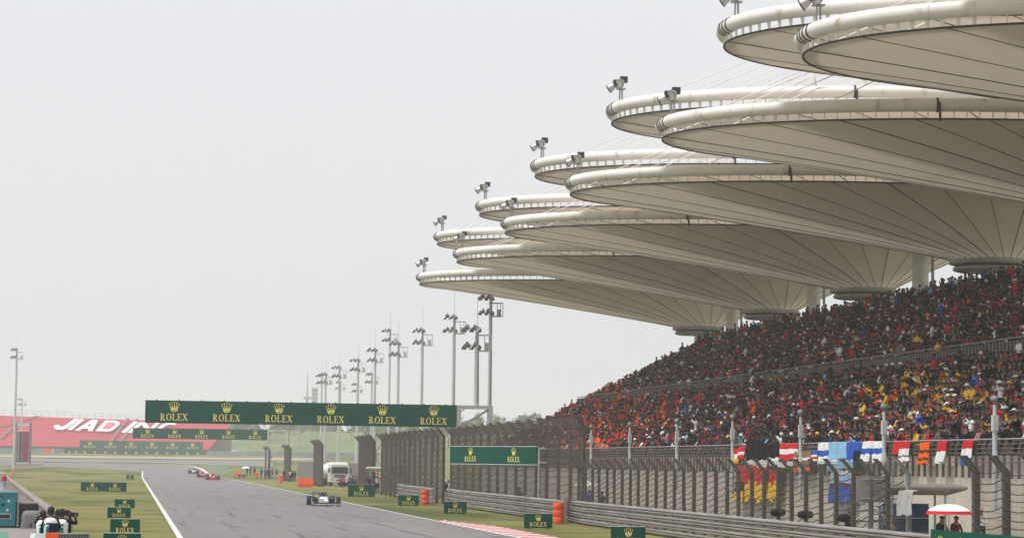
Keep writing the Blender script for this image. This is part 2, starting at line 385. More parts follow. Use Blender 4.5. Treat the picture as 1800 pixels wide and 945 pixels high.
b.build('bench_rows', mat('seat_grey', (.16, .15, .15), .6), gs)['kind'] = 'stuff'
ndiv = int((D_END - 88)/.95)
pm = MB().box(-.06, .06, .006, .944, 0, 3.33).mesh('wall_panel', M_WALLP)
for i in range(ndiv): place(pm, 'wall_panel', gs, gl(35.35, D_END - (i + 1)*.95, 0))
b = MB(); b.box(*[c for p in zip(gl(35.42, D_NEAR, 0), gl(35.80, D_END, 3.30)) for c in p]); b.build('front_wall', M_CONC, gs)
fin = MB(); fin.hexa([(-.10, -.02, -.5), (.02, -.02, -.5), (.02, .02, -.5), (-.10, .02, -.5)], [(-.10, -.02, .75), (.02, -.02, .75), (.02, .02, .75), (-.10, .02, .75)])
fin.hexa([(-.10, -.018, .75), (.02, -.018, .75), (.02, .018, .75), (-.10, .018, .75)], [(.04, -.018, 1.08), (.14, -.018, 1.08), (.14, .018, 1.08), (.04, .018, 1.08)])
fm = fin.mesh('rail_fin', M_RAILB)
for i in range(int((D_END - 92)/.86)): place(fm, 'rail_fin', gs, gl(35.12, D_END - .3 - i*.86, 3.33))
for z in (3.5, 3.68, 3.86, 4.04, 4.22): b = MB(); b.tube([gl(35.0, D_NEAR, z), gl(35.0, D_END, z)], .018, 5); b.build('guard_rail', M_RAILB, gs)
b = MB(); b.tube([gl(35.2, D_NEAR, 4.43), gl(35.2, D_END, 4.43)], .035, 6); b.build('handrail', M_GALV, gs)
# parapet between the tiers
b = MB(); b.box(*[c for p in zip(gl(45.0, D_NEAR, 8.2), gl(45.14, D_END, 9.05)) for c in p]); b.build('parapet', mat('parapet_grey', (.14, .125, .115), .8), gs)
pf = MB().box(-.05, .05, -.10, .10, 0, .78).mesh('parapet_fin', mat('fin_grey', (.15, .135, .12), .7))
for i in range(int((D_END - 112)/.55)): place(pf, 'parapet_fin', gs, gl(44.96, D_END - .2 - i*.55, 9.06))
b = MB(); b.box(*[c for p in zip(gl(45.06, D_NEAR, 9.05), gl(45.10, D_END, 9.84)) for c in p]); b.build('parapet_screen', mat('screen_brown', (.10, .09, .08), .8), gs)
b = MB(); b.tube([gl(45.0, D_NEAR, 9.98), gl(45.0, D_END, 9.98)], .04, 6)
for i in range(60): b.tube([gl(45.0, D_END - i*2.4, 9.8), gl(45.0, D_END - i*2.4, 9.98)], .025, 4)
b.build('parapet_rail', mat('dull_steel', (.22, .22, .22), .5, .15, 3, .2), gs)
# end railing climbing the far flank
for nm, rows, ff in (('end_railing', LOW, floor_lo), ('end_railing', UPP, floor_up)):
    b = MB(); b.tube([gl(rows[0], D_END - .1, ff(rows[0]) + 1.15), gl(rows[-1] + .4, D_END - .1, ff(rows[-1]) + 1.3)], .03, 5)
    for X in rows[::2]: b.tube([gl(X, D_END - .1, ff(X)), gl(X, D_END - .1, ff(X) + 1.18)], .022, 4)
    b.build(nm, M_GALV, gs)
# stair rails inside the stand
for D in (118, 141, 164, 187, 210, 233):
    b = MB(); b.tube([gl(46.6, D, floor_up(46.6) + 1.0), gl(50.5, D, floor_up(50.5) + 1.0)], .03, 5)
    for X in (46.6, 48.5, 50.5): b.tube([gl(X, D, floor_up(X)), gl(X, D, floor_up(X) + 1.0)], .025, 4)
    b.build('stair_rail', M_GALV, gs)
# loudspeaker poles on the front wall
PX = [1041, 1109, 1192, 1290, 1410, 1557, 1752]; ords = ['farthest', 'sixth', 'fifth', 'fourth', 'third', 'second', 'nearest']
b = MB(); b.tube([(-.0, 0, 0), (0, 0, 3.25)], .10, 8); PM1 = b.mesh('lower_tube', M_PALE)
b = MB(); b.tube([(0, 0, 3.25), (0, 0, 4.25)], .075, 8).box(-.11, .11, -.13, .13, 3.2, 3.85); PM2 = b.mesh('pole', M_PALE)
b = MB(); b.lathe([(.06, -.2), (.08, -.15), (.12, 0), (.17, .08), (.15, .11)], 12, 0, (0, 0, 4.5), 'y').tube([(0, 0, 4.25), (0, 0, 4.45)], .05, 6); PM3 = b.mesh('horn_speaker', mat('speaker_grey', (.2, .21, .22), .5))
b = MB().box(-.02, .06, -.16, .16, 1.9, 2.4); PM4 = b.mesh('notice', M_WHITE)
for px, oo in zip(PX, ords):
    D = onX(px, 780, 34.9)[0]; t = thing('speaker_pole', '%s pale loudspeaker pole on the grandstand wall, counted from the track bend%s' % (oo, '') if oo not in ('farthest', 'nearest') else
        ('pale loudspeaker pole at the far end of the grandstand wall' if oo == 'farthest' else 'pale loudspeaker pole beside the red white and blue flag'), 'speaker pole', (34.82, D, 1.55), 0, 'loudspeaker poles along the grandstand wall')
    if oo not in ('farthest', 'nearest'): t['label'] = '%s pale loudspeaker pole from the red white blue flag along the stand wall' % {'second': 'second', 'third': 'third', 'fourth': 'fourth', 'fifth': 'fifth', 'sixth': 'sixth'}[oo]
    for me, nm in ((PM1, 'lower_tube'), (PM2, 'pole'), (PM3, 'horn_speaker'), (PM4, 'notice')): place(me, nm, t)
    b = MB(); b.box(.05, .47, -.06, .06, .9, 1.0); b.build('bracket', M_PALE, t); b = MB(); b.box(.05, .47, -.06, .06, 1.5, 1.6); b.build('bracket', M_PALE, t)

# ------------------------------------------------------------------ canopies
XC, AX, BX, XD = 50.05, 20.6, 11.6, 59.3
NS = 30
_ph = np.linspace(0, 2*PI, 2001); _p = np.stack([-AX*np.cos(_ph), -BX*np.sin(_ph)], 1)
_al = np.concatenate([[0], np.cumsum(np.linalg.norm(np.diff(_p, axis=0), axis=1))]); PER = _al[-1]
def rim_phi(frac):
    k = frac % 1.0; k = k + .035*math.sin(2*PI*k); return float(np.interp(k % 1.0*PER, _al, _ph))
def rim_pt(phi, off=0.0):
    n = Vector((-math.cos(phi)/AX, -math.sin(phi)/BX, 0)).normalized()
    return Vector((XC - XD - AX*math.cos(phi), -BX*math.sin(phi), 0)) + n*off
RD = 2.5
def surf(kf, t, zd=17.85, ze=21.75, inset=0.0):
    phi = rim_phi(kf/NS); r = rim_pt(phi, -.08); a = 2*PI*kf/NS
    d = Vector((-RD*math.cos(a), -RD*math.sin(a), 0)); p = d.lerp(r, t)
    p.z = zd + (ze - zd)*(t + .16*t*(1 - t)); return p
PANELS = []
TS = [0, .04, .1, .18, .28, .4, .55, .7, .85, 1]
for k in range(NS):
    b = MB(); v = []
    for t in TS:
        e = .018*(1 - .5*t)/ (1 + 2*t)
        for q, u in enumerate((e, .25, .5, .75, 1 - e)):
            p = surf(k + u, t); p.z += .10*math.sin(PI*t)*math.sin(PI*u); v.append(p)
    b.add(v, [(i*5 + j, i*5 + j + 1, i*5 + j + 6, i*5 + j + 5) for i in range(len(TS) - 1) for j in range(4)], 0, True)
    PANELS.append(b.mesh('membrane_panel', M_MEMB))
b = MB()
for k in range(NS):
    b.tube([surf(k, t) + Vector((0, 0, -.01)) for t in TS], [.024 + .012*(k % 3 == 0)]*len(TS), 4)
ME_SEAM = b.mesh('seam_cables', M_SEAM)
b = MB(); b.tube([rim_pt(2*PI*i/120, 0) + Vector((0, 0, 22.47)) for i in range(120)], .36, 12, closed=True); ME_RIM = b.mesh('rim_tube', M_CREAM)
b = MB(); b.tube([rim_pt(2*PI*i/120, -.05) + Vector((0, 0, 21.74)) for i in range(120)], .055, 5, closed=True); ME_EDGE = b.mesh('membrane_edge', M_DARK)
b = MB(); NSTR = 150
for i in range(NSTR):
    ph = float(np.interp(i/NSTR*PER, _al, _ph)); p, q = rim_pt(ph, -.02), rim_pt(ph, -.06); tn = rim_pt(ph + .01) - rim_pt(ph - .01); tn.normalize()
    wd_ = .11 if (ph < .75 or ph > 2*PI - .75) else .035
    nn = Vector((-tn.y, tn.x, 0))*.03
    b.hexa([q - tn*wd_*.5 - nn + Vector((0, 0, 21.74)), q + tn*wd_*.5 - nn + Vector((0, 0, 21.74)), q + tn*wd_*.5 + nn + Vector((0, 0, 21.74)), q - tn*wd_*.5 + nn + Vector((0, 0, 21.74))],
           [p - tn*wd_ - nn + Vector((0, 0, 22.2)), p + tn*wd_ - nn + Vector((0, 0, 22.2)), p + tn*wd_ + nn + Vector((0, 0, 22.2)), p - tn*wd_ + nn + Vector((0, 0, 22.2))])
ME_STRUT = b.mesh('struts', M_STRUT)
def ring_at(ph, r, w, m):
    b = MB(); tn = rim_pt(ph + .005) - rim_pt(ph - .005); tn.normalize(); c = rim_pt(ph) + Vector((0, 0, 22.47)); b.tube([c - tn*w, c + tn*w], r, 14); return b.mesh('flange', m)
FL = [ring_at(ph, .40, .06, M_DARK) for ph in (1.17, 2*PI - 1.17)] + [ring_at(ph, .375, .04, M_STRUT) for ph in (.6, 1.75, 2.4, PI, 2*PI - .6, 2*PI - 1.75, 2*PI - 2.4)]
COLL = [ring_at(ph, .385, .05, M_DARK) for ph in (-.035, .0, .035, .075)]
hz = MB(); c = rim_pt(1.17) + Vector((0, 0, 22.47)); hz.tube([c + Vector((0, -.38, .1)), c + Vector((0, -.42, -.25)), c + Vector((.08, -.2, -.62)), c + Vector((.2, .1, -.8))], .06, 6); ME_HOSE = hz.mesh('drain_hose', M_DARK)
b = MB(); b.lathe([(2.15, 17.0), (2.45, 17.08), (2.5, 17.24), (2.42, 17.32)], 40); ME_DR1 = b.mesh('drum_lower_ring', M_DRUM)
b = MB(); b.lathe([(2.36, 17.30), (2.36, 17.55)], 40); ME_DR0 = b.mesh('drum_slot', M_DARK)
b = MB(); b.lathe([(2.45, 17.47), (2.72, 17.53), (2.74, 17.78), (2.55, 17.86)], 40); ME_DR2 = b.mesh('drum_upper_ring', M_DRUM)
b = MB()
for sgn in (1, -1):
    for ph in (.42, .62, .86, 2.2, 2.75): b.tube([(0, 0, 34.6 + .5*math.cos(ph*3)), rim_pt(sgn*ph, -.1) + Vector((0, 0, 22.7))], .032, 5)
ME_CAB = b.mesh('stay_cables', M_CREAM)
b = MB(); b.tube([(0, 0, 17.2), (0, 0, 30), (0, 0, 36.3)], [.42, .34, .16], 12); ME_MAST = b.mesh('mast', M_CREAM)
b = MB(); b.tube([(-.05, -.1, 22.78), (-.02, -.08, 23.75)], .03, 5).tube([(.12, -.1, 22.75), (.10, -.08, 23.75)], .03, 5).tube([(.05, .15, 22.75), (.05, .1, 23.8)], .03, 5).tube([(.22, .1, 22.7), (.2, .05, 23.7)], .03, 5).box(-.2, .35, -.2, .2, 23.68, 23.76); ME_LB = b.mesh('lamp_stand', M_GALV)
def lampmesh(c, d, r):
    d = Vector(d).normalized(); e = d.cross(Vector((0, 0, 1))).normalized(); g = e.cross(d)
    def ringp(s, rr): return [Vector(c) + d*s + (e*math.cos(2*PI*k/16) + g*math.sin(2*PI*k/16))*rr for k in range(16)]
    b = MB(); b.loft([ringp(-.42, r*.45), ringp(-.25, r*.75), ringp(0, r), ringp(.05, r)], 0); h = b.mesh('lamp_housing', mat('lamp_grey', (.42, .43, .44), .35, .15, 5, .5))
    b = MB(); b.loft([ringp(.03, r*.9), ringp(.07, r*.86)], 0); l = b.mesh('lamp_glass', mat('lamp_glass', (.55, .57, .55), .15, .1, 6))
    b = MB(); b.loft([ringp(.02, r*1.06), ringp(.09, r*1.06)], 0, caps=False); k = b.mesh('lamp_rim', M_DARK)
    b = MB(); q = Vector(c) - d*.52; b.box(q.x - .2, q.x + .24, q.y - .2, q.y + .2, q.z - .12, q.z + .26); x = b.mesh('ballast_box', M_DARK); return [(h, 'lamp_housing'), (l, 'lamp_glass'), (k, 'lamp_rim'), (x, 'ballast_box')]
LAMPA = lampmesh((-.08, -.3, 24.0), (-.62, -.62, -.48), .30); LAMPB = lampmesh((-.6, .15, 23.75), (-.75, .45, -.5), .27)
tip = rim_pt(0)
def canopy(D, dz, label):
    t = thing('leaf_canopy', label, 'canopy', (XD, D, 0), 0, 'leaf shaped canopies over the grandstand'); up = (0, 0, dz)
    for me in PANELS: place(me, 'membrane_panel', t, up)
    place(ME_SEAM, 'seam_cables', t, up)['kind'] = 'stuff'; place(ME_STRUT, 'struts', t, up)['kind'] = 'stuff'
    for me, nm in ((ME_RIM, 'rim_tube'), (ME_EDGE, 'membrane_edge'), (ME_DR1, 'drum_lower_ring'), (ME_DR0, 'drum_slot'), (ME_DR2, 'drum_upper_ring'), (ME_MAST, 'mast'), (ME_HOSE, 'drain_hose')): place(me, nm, t, up)
    place(ME_CAB, 'stay_cables', t, up)['kind'] = 'stuff'
    for me in FL: place(me, 'flange', t, up)
    for me in COLL: place(me, 'collar_band', t, up)
    fl = place(ME_LB, 'floodlight', t, (tip.x + .35, tip.y - .35, dz))
    for me, nm in LAMPA + LAMPB: place(me, nm, fl)
    r = .42 if dz == 0 else .63
    b = MB(); b.lathe([(r, 0), (r, 17.05 + dz)], 20); b.build('column', M_STRUT, t)
    if dz: b = MB(); b.tube([(.95, -.1, 0), (.95, -.1, 20)], .12, 8); b.build('drain_pipe', mat('pipe_grey', (.36, .39, .43), .5), t)
    return t
nth = ['nearest', 'second', 'third', 'fourth', 'fifth', 'sixth']
S_, D0_, OFF_ = 30.4, 107.6, 15.4
for n in range(6):
    canopy(D0_ + S_*n, 0, ['lower leaf canopy overhanging the corner beyond the nearest wide drum', 'lower leaf canopy whose rim darkens in shade under the topmost pair', 'lower leaf canopy on the widest visible drum above the top row',
        'lower leaf canopy on the second drum along the top row', 'lower leaf canopy on the third drum along the top row', 'farthest low leaf canopy, ending the row above the light masts'][n])
for n in range(5):
    canopy(D0_ + OFF_ + S_*n, 2.95, ['raised leaf canopy directly behind the lower leaf nearest the pit', 'raised leaf canopy behind the lower leaf with a shaded rim', 'raised leaf canopy behind the leaf on the widest visible drum',
        'raised leaf canopy behind the leaf on the second drum', 'farthest raised leaf canopy, last but one of the row'][n])
for n, D, dz in ((0, D0_ - S_ + OFF_, 2.95),): canopy(D, dz, 'unseen raised leaf canopy before the first lower leaf, added to shade the crowd')  # out of view: continues the row, added for its shade on the crowd

# ------------------------------------------------------------------ crowd
def person_skel(pose):
    """list of (point, radius, parent, tag); +Y is forward"""
    st = pose.startswith('stand'); z0 = .93 if st else .0
    S = [((0, 0, z0 + .04), .135, -1, 'legs'), ((0, -.01, z0 + .24), .13, 0, 'top'), ((0, .0, z0 + .42), .15, 1, 'top'), ((0, .0, z0 + .50), .10, 2, 'top'), ((0, .015, z0 + .58), .052, 3, 'skin'), ((0, .03, z0 + .655), .082, 4, 'skin'), ((0, .035, z0 + .735), .092, 5, 'skin'), ((0, .03, z0 + .80), .06, 6, 'skin'), ((0, .125, z0 + .69), .018, 5, 'skin')]
    arms = {'seat': ((.235, .06, .26), (.15, .30, .20), (.10, .36, .20)), 'seat_up': ((.25, .18, .40), (.10, .32, .62), (.07, .35, .70)), 'seat_lean': ((.24, .12, .25), (.16, .34, .30), (.08, .36, .36)),
            'stand': ((.24, -.02, .23), (.23, .10, .0), (.22, .13, -.08)), 'stand_up': ((.24, .2, .42), (.10, .34, .64), (.07, .36, .71)), 'stand_fold': ((.25, .04, .22), (.06, .20, .26), (-.04, .21, .28)), 'stand_rail': ((.25, .14, .24), (.20, .38, .16), (.18, .44, .14))}[pose]
    for s in (-1, 1):
        i = len(S); S.append(((s*.165, 0, z0 + .475), .072, 3, 'top'))
        e, w, h = arms
        if pose == 'stand' and s == 1: e, w, h = (.25, .05, .24), (.20, .26, .18), (.16, .33, .20)
        S.append(((s*e[0], e[1], z0 + e[2]), .052, i, 'top')); S.append(((s*w[0], w[1], z0 + w[2]), .036, i + 1, 'top')); S.append(((s*h[0], h[1], z0 + h[2]), .042, i + 2, 'skin'))
        j = len(S)
        if st:
            S.append(((s*.10, 0, .86), .095, 0, 'legs')); S.append(((s*.11, .02, .48), .065, j, 'legs')); S.append(((s*.115, -.02, .09), .048, j + 1, 'legs')); S.append(((s*.13, .14, .035), .042, j + 2, 'shoe'))
        else:
            S.append(((s*.10, .06, .03), .092, 0, 'legs')); S.append(((s*.13, .44, .06), .068, j, 'legs')); S.append(((s*.13, .44, -.34), .048, j + 1, 'legs')); S.append(((s*.13, .58, -.40), .042, j + 2, 'shoe'))
    return S
TAGS = ['skin', 'top', 'legs', 'shoe']
def person_mesh(pose, sub=1):
    S = person_skel(pose); me = bpy.data.meshes.new('skel'); me.from_pydata([p for p, *_ in S], [(i, q) for i, (_, _, q, _) in enumerate(S) if q >= 0], [])
    o = bpy.data.objects.new('skel', me); COL.objects.link(o)
    md = o.modifiers.new('k', 'SKIN'); md.use_smooth_shade = True
    for i, (_, r, _, tg) in enumerate(S):
        rr = (r, r)
        if tg == 'top' and r > .09: rr = (r*1.25, r*.82)
        me.skin_vertices[0].data[i].radius = rr
    me.skin_vertices[0].data[0].use_root = True
    if sub: o.modifiers.new('s', 'SUBSURF').levels = sub
    dg = bpy.context.evaluated_depsgraph_get(); out = bpy.data.meshes.new_from_object(o.evaluated_get(dg)); out.name = 'person'
    out.materials.clear()
    for m in (M_SKIN[0], M_BLACK, M_BLACK, M_BLACK): out.materials.append(m)
    segs = [(np.array(S[i][0]), np.array(S[S[i][2]][0]), S[i][3]) for i in range(len(S)) if S[i][2] >= 0]
    for pl in out.polygons:
        c = np.array(pl.center); best = 9; tg = 'top'
        for a, bb, t in segs:
            d = bb - a; u = np.clip((c - a)@d/max(d@d, 1e-9), 0, 1); ds = np.linalg.norm(c - a - d*u)
            if ds < best: best, tg = ds, t
        pl.material_index = TAGS.index(tg); pl.use_smooth = True
    bpy.data.objects.remove(o); bpy.data.meshes.remove(me); return out
POSES = ['seat', 'seat_up', 'seat_lean', 'stand', 'stand_up', 'stand_fold', 'stand_rail']
PME = {p: person_mesh(p) for p in POSES}
def headgear(st):
    z = (.93 if st else 0) + .735; y = .035; out = {}
    def dome(r0, zlo, yoff, rz=1.0):
        R = []
        for i in range(5):
            a = zlo + (PI/2 - zlo)*i/4; R.append([(r0*math.cos(a)*math.cos(k*PI/5), y + yoff + r0*1.08*math.cos(a)*math.sin(k*PI/5), z + .01 + r0*rz*math.sin(a)) for k in range(10)])
        return R
    b = MB(); b.loft(dome(.106, -.15, -.018)); b.add([(-.1, y - .06, z - .12), (.1, y - .06, z - .12), (.1, y - .03, z + .03), (-.1, y - .03, z + .03), (0, y - .125, z - .1), (0, y - .12, z + .03)], [(0, 4, 5, 3), (4, 1, 2, 5)]); out['hair'] = b.mesh('hair', M_HAIR)
    b = MB(); b.loft(dome(.115, .12, -.005, .95)); b.hexa([(-.08, y + .09, z + .02), (.08, y + .09, z + .02), (.06, y + .21, z + .005), (-.06, y + .21, z + .005)], [(-.08, y + .09, z + .035), (.08, y + .09, z + .035), (.06, y + .21, z + .02), (-.06, y + .21, z + .02)]); out['cap'] = b.mesh('cap', M_BLACK)
    return out
HG = {False: headgear(False), True: headgear(True)}
CLO = {'black': (.007, .007, .008), 'charcoal': (.02, .02, .022), 'navy': (.008, .012, .035), 'dark red': (.16, .012, .018), 'red': (.58, .018, .025), 'white': (.78, .78, .78), 'grey': (.16, .16, .165), 'blue': (.03, .10, .45),
       'orange': (.90, .12, .012), 'yellow': (.88, .50, .02), 'brown': (.09, .05, .03), 'tan': (.25, .16, .09), 'pale blue': (.26, .50, .70), 'green': (.03, .16, .06), 'pink': (.5, .22, .26), 'teal': (.02, .22, .24), 'off white': (.40, .40, .39)}
CM = {k: mat('cloth_' + k.replace(' ', '_'), c, .85, .12, 5, obj=True, spec=.1) for k, c in CLO.items()}
def person(pose, loc, rz, top, legs='navy', cap=None, label=None, group=None, cat='person', skin=None, sc=1.0):
    o = place(PME[pose], 'person', None, loc, rz, sc); tag(o, label, cat, group)
    for i, m in enumerate((M_SKIN[random.random() < .5 if skin is None else skin], CM[top], CM[legs], M_BLACK)):
        o.material_slots[i].link = 'OBJECT'; o.material_slots[i].material = m
    st = pose.startswith('stand')
    h = place(HG[st]['cap' if cap else 'hair'], 'cap' if cap else 'hair', o)
    if cap: h.material_slots[0].link = 'OBJECT'; h.material_slots[0].material = CM[cap]
    return o
BASE = [('black', 40), ('charcoal', 18), ('navy', 12), ('dark red', 9), ('red', 6.5), ('white', 7), ('grey', 5), ('brown', 4), ('blue', 2), ('orange', 1.5), ('yellow', 1), ('tan', 2), ('pale blue', 1), ('green', 1), ('pink', 1), ('teal', .6)]
BN = [k for k, _ in BASE]; BW = np.array([w for _, w in BASE]); BW = BW/BW.sum()
seats = []
for tier, rows, ff in ((0, LOW, floor_lo), (1, UPP, floor_up)):
    for ri, X in enumerate(rows):
        dmin = X*2.62 - 2; D = D_END - .5
        while D > dmin:
            aisle = any(abs(D - a) < .55 for a in (118.5, 141.5, 164.5, 187.5, 210.5, 233.5))
            if RNG.random() < (.25 if aisle else .97): seats.append((X + RNG.normal(0, .05), D + RNG.normal(0, .05), ff(X) + RNG.uniform(-.05, .05)*(0 if ri == 0 else 1), tier, ri))
            D -= .50 + RNG.random()*.08
P = np.array([s[:3] for s in seats]); pu, pv, pz = zip(*[project((p[0], p[1], p[2] + 1.1)) for p in P]); pu, pv, pz = np.array(pu), np.array(pv), np.array(pz)
def clothes(i):
    X, D, z, tier, ri = seats[i]; u, v = pu[i], pv[i]; r = RNG.random()
    if 985 < u < 1210 and D > 185 and (tier == 0 or (u < 1110 and ri < 7)) and r < (.5 if u < 1140 else .28): return 'orange' if RNG.random() < .55 else 'red'
    g = math.exp(-((u - 1640)/85)**2 - ((v - 690)/48)**2)
    if r < .42*g: return 'yellow'
    return BN[RNG.choice(len(BN), p=BW)]
inview = (pu > -5) & (pu < 1805) & (pv > 0) & (pv < 900)
order = np.argsort(pz + (~inview)*1000)
IND = set(order[:300].tolist())
def rowname(tier, ri):
    if tier == 0: return ['first row behind the flag rail', 'second row behind the flag rail', 'third row behind the flag rail', 'fourth row behind the flag rail'][ri] if ri < 4 else ('middle of lower tier' if ri < 8 else 'back of lower tier')
    return 'upper tier'
YAW0 = PI/2
VV, FF, CC = [], [], []
# low-poly far spectators: head, hair or cap, torso, arms, thighs
def lp(pose):
    v, f, t = [], [], []
    def tube(pts, rad, n, tg, sx=1.0):
        o = len(v)
        for (p, r) in zip(pts, rad):
            for k in range(n): a = 2*PI*k/n + PI/n; v.append((p[0] + r*sx*math.cos(a), p[1] + r*math.sin(a), p[2])); t.append(tg)
        for i in range(len(pts) - 1):
            for k in range(n): f.append((o + i*n + k, o + i*n + (k + 1) % n, o + (i + 1)*n + (k + 1) % n, o + (i + 1)*n + k))
        f.append(tuple(o + (len(pts) - 1)*n + k for k in range(n)))
    def limb(pts, r, tg):
        for a, bb in zip(pts[:-1], pts[1:]):
            o = len(v); a, bb = Vector(a), Vector(bb); d = (bb - a).normalized(); e = d.cross(Vector((0, 0, 1)) if abs(d.z) < .9 else Vector((1, 0, 0))).normalized(); g = d.cross(e)
            for p in (a, bb):
                for k in range(4): q = p + (e*math.cos(PI/2*k) + g*math.sin(PI/2*k))*r; v.append(tuple(q)); t.append(tg)
            for k in range(4): f.append((o + k, o + (k + 1) % 4, o + 4 + (k + 1) % 4, o + 4 + k))
            f.append((o + 4, o + 5, o + 6, o + 7))
    st = pose >= 2; z = .93 if st else 0
    tube([(0, 0, z - .04), (0, 0, z + .2), (0, 0, z + .43), (0, .01, z + .53), (0, .015, z + .6)], [.13, .125, .14, .07, .05], 6, 1, 1.35)
    tube([(0, .03, z + .58), (0, .035, z + .66), (0, .035, z + .74)], [.05, .085, .092], 6, 0)
    tube([(0, .02, z + .70), (0, .018, z + .76), (0, .02, z + .83), (0, .02, z + .855)], [.10, .108, .08, .02], 6, 3)
    v.extend([(-.07, .11, z + .75), (.07, .11, z + .75), (0, .19, z + .735)]); t.extend([4]*3); f.append((len(v) - 3, len(v) - 2, len(v) - 1))
    up = pose % 2
    for s in (-1, 1):
        limb([(s*.18, 0, z + .47), (s*.24, .1, z + .25 + .15*up), (s*.11, .3, z + .2 + .42*up)], .05, 1)
        limb([(s*.11, .3, z + .2 + .42*up), (s*.08, .36, z + .22 + .46*up)], .04, 0)
        if st: limb([(s*.1, 0, .9), (s*.11, 0, .0)], .075, 2)
        else: limb([(s*.1, .04, .03), (s*.13, .45, .06), (s*.13, .45, -.36)], .07, 2)
    return np.array(v), f, np.array(t)
LP = [lp(i) for i in range(4)]
SK = np.array([(.26, .152, .11), (.19, .105, .07), (.22, .128, .09)])
groups = {i: [] for i in range(4)}
for i, (X, D, z, tier, ri) in enumerate(seats):
    top = clothes(i); r = RNG.random()
    cap = None
    if r < .30: cap = ['red', 'white', 'black', 'dark red', 'navy', 'yellow'][RNG.choice(6, p=[.28, .26, .26, .1, .06, .04])]
    if top == 'orange' and r < .5: cap = 'orange'
    back = tier == 1 and ri >= 14; stand = RNG.random() < (.75 if back else (.12 if i in IND else .10))
    yaw = YAW0 + RNG.normal(.25, .25)
    if i in IND:
        pose = random.choice(['stand', 'stand_up', 'stand_fold']) if stand else random.choice(['seat', 'seat', 'seat_lean', 'seat_up'])
        act = {'stand': 'standing', 'stand_up': 'hands raised standing', 'stand_fold': 'arms folded standing', 'seat': 'seated', 'seat_lean': 'leaning forward seated', 'seat_up': 'hands raised seated'}[pose]
        person(pose, (X, D, z if stand else z + .46), yaw, top, random.choice(['navy', 'black', 'charcoal', 'grey']), cap, 'spectator in %s top%s, %s, %s' % (top, (', %s cap' % cap) if cap else '', act, rowname(tier, ri)), 'spectators in the grandstand', 'spectator', sc=RNG.uniform(.94, 1.06))
    else: groups[(2 if stand else 0) + int(RNG.random() < .22)].append((X, D, z if stand else z + .46, yaw, RNG.uniform(.86, 1.12), CLO[top], CLO[random.choice(['navy', 'black', 'charcoal', 'grey'])], CLO[cap] if cap else (.013, .011, .010), SK[RNG.integers(3)]))
vo = 0; allv, allc, allf = [], [], []
for g, L in groups.items():
    v, f, t = LP[g]; n = len(L); A = np.array([l[:5] for l in L]); c, s = np.cos(A[:, 3]), np.sin(A[:, 3])
    vx = v[None]*A[:, 4, None, None]; x = vx[..., 0]*c[:, None] - vx[..., 1]*s[:, None] + A[:, 0, None]; y = vx[..., 0]*s[:, None] + vx[..., 1]*c[:, None] + A[:, 1, None]; zz = vx[..., 2] + A[:, 2, None]
    allv.append(np.stack([x, y, zz], -1).reshape(-1, 3))
    pal = np.zeros((n, 5, 3)); pal[:, 0] = [l[8] for l in L]; pal[:, 1] = [l[5] for l in L]; pal[:, 2] = [l[6] for l in L]; pal[:, 3] = [l[7] for l in L]; pal[:, 4] = [l[7] for l in L]
    allc.append(pal[:, t].reshape(-1, 3)); V = len(v)
    for k in range(n): o = vo + k*V; allf.extend([tuple(q + o for q in ff_) for ff_ in f])
    vo += n*V
allv = np.concatenate(allv); allc = np.concatenate(allc)
me = bpy.data.meshes.new('crowd'); me.from_pydata(allv.tolist(), [], allf)
at = me.color_attributes.new('cloth', 'FLOAT_COLOR', 'POINT'); at.data.foreach_set('color', np.concatenate([allc, np.ones((len(allc), 1))], 1).ravel().astype(np.float32))
me.polygons.foreach_set('use_smooth', [True]*len(me.polygons))
m = bpy.data.materials.new('crowd_cloth'); m.use_nodes = True; a = m.node_tree.nodes.new('ShaderNodeVertexColor'); a.layer_name = 'cloth'; bb = m.node_tree.nodes['Principled BSDF']; bb.inputs['Roughness'].default_value = .85; bb.inputs['Specular IOR Level'].default_value = .1
m.node_tree.links.new(a.outputs[0], bb.inputs['Base Color']); me.materials.append(m)
tag(place(me, 'crowd'), 'dense crowd of spectators filling the rest of both grandstand tiers', 'crowd', kind='stuff')
print('seats', len(seats), 'verts', len(allv))

# ------------------------------------------------------------------ crash barriers and catch fences
XF = 24.0
def corr(L):          # one corrugated beam, faces the track (-X), runs along +Y
    pr = [(0, 0), (-.02, .03), (-.085, .07), (-.085, .12), (-.02, .155), (-.085, .19), (-.085, .24), (-.02, .28), (0, .305)]
    b = MB(); n = len(pr); b.add([(x*1.25, y, z*.87) for y in (0, L) for x, z in pr] , [(i, i + 1, n + i + 1, n + i) for i in range(n - 1)], 0)
    b.add([(x*1.25 + .008, y, z*.87) for y in (0, L) for x, z in pr], [(i, n + i, n + i + 1, i + 1) for i in range(n - 1)], 0); return b.mesh('barrier_beam', M_ARMCO)
BEAM = corr(3.98); BPOST = MB().box(0, .1, -.05, .05, 0, 1.26).mesh('barrier_post', M_GALV)
def barrier(pts, label):
    """pts: ground polyline from the far end to the near end"""
    t = thing('crash_barrier', label, 'crash barrier', (pts[0][0], pts[0][1], 0), 0, 'steel crash barriers under the fences'); o = Vector((pts[0][0], pts[0][1], 0))
    P = [Vector((p[0], p[1], 0)) for p in pts]
    for a, c in zip(P[:-1], P[1:]):
        d = c - a; n = max(1, round(d.length/4)); L = d.length/n
        for i in range(n):
            q = a + d*(i/n) - o + d/n; rz = math.atan2(-d.y, -d.x) - PI/2
            for k in range(4):
                e = place(BEAM, 'barrier_beam', t, (q.x + random.uniform(-.012, .012), q.y, .06 + k*.302), rz + random.uniform(-.002, .002)); e.scale = (1, L/4*1.003, 1)
            place(BPOST, 'barrier_post', t, q, rz)
    return t
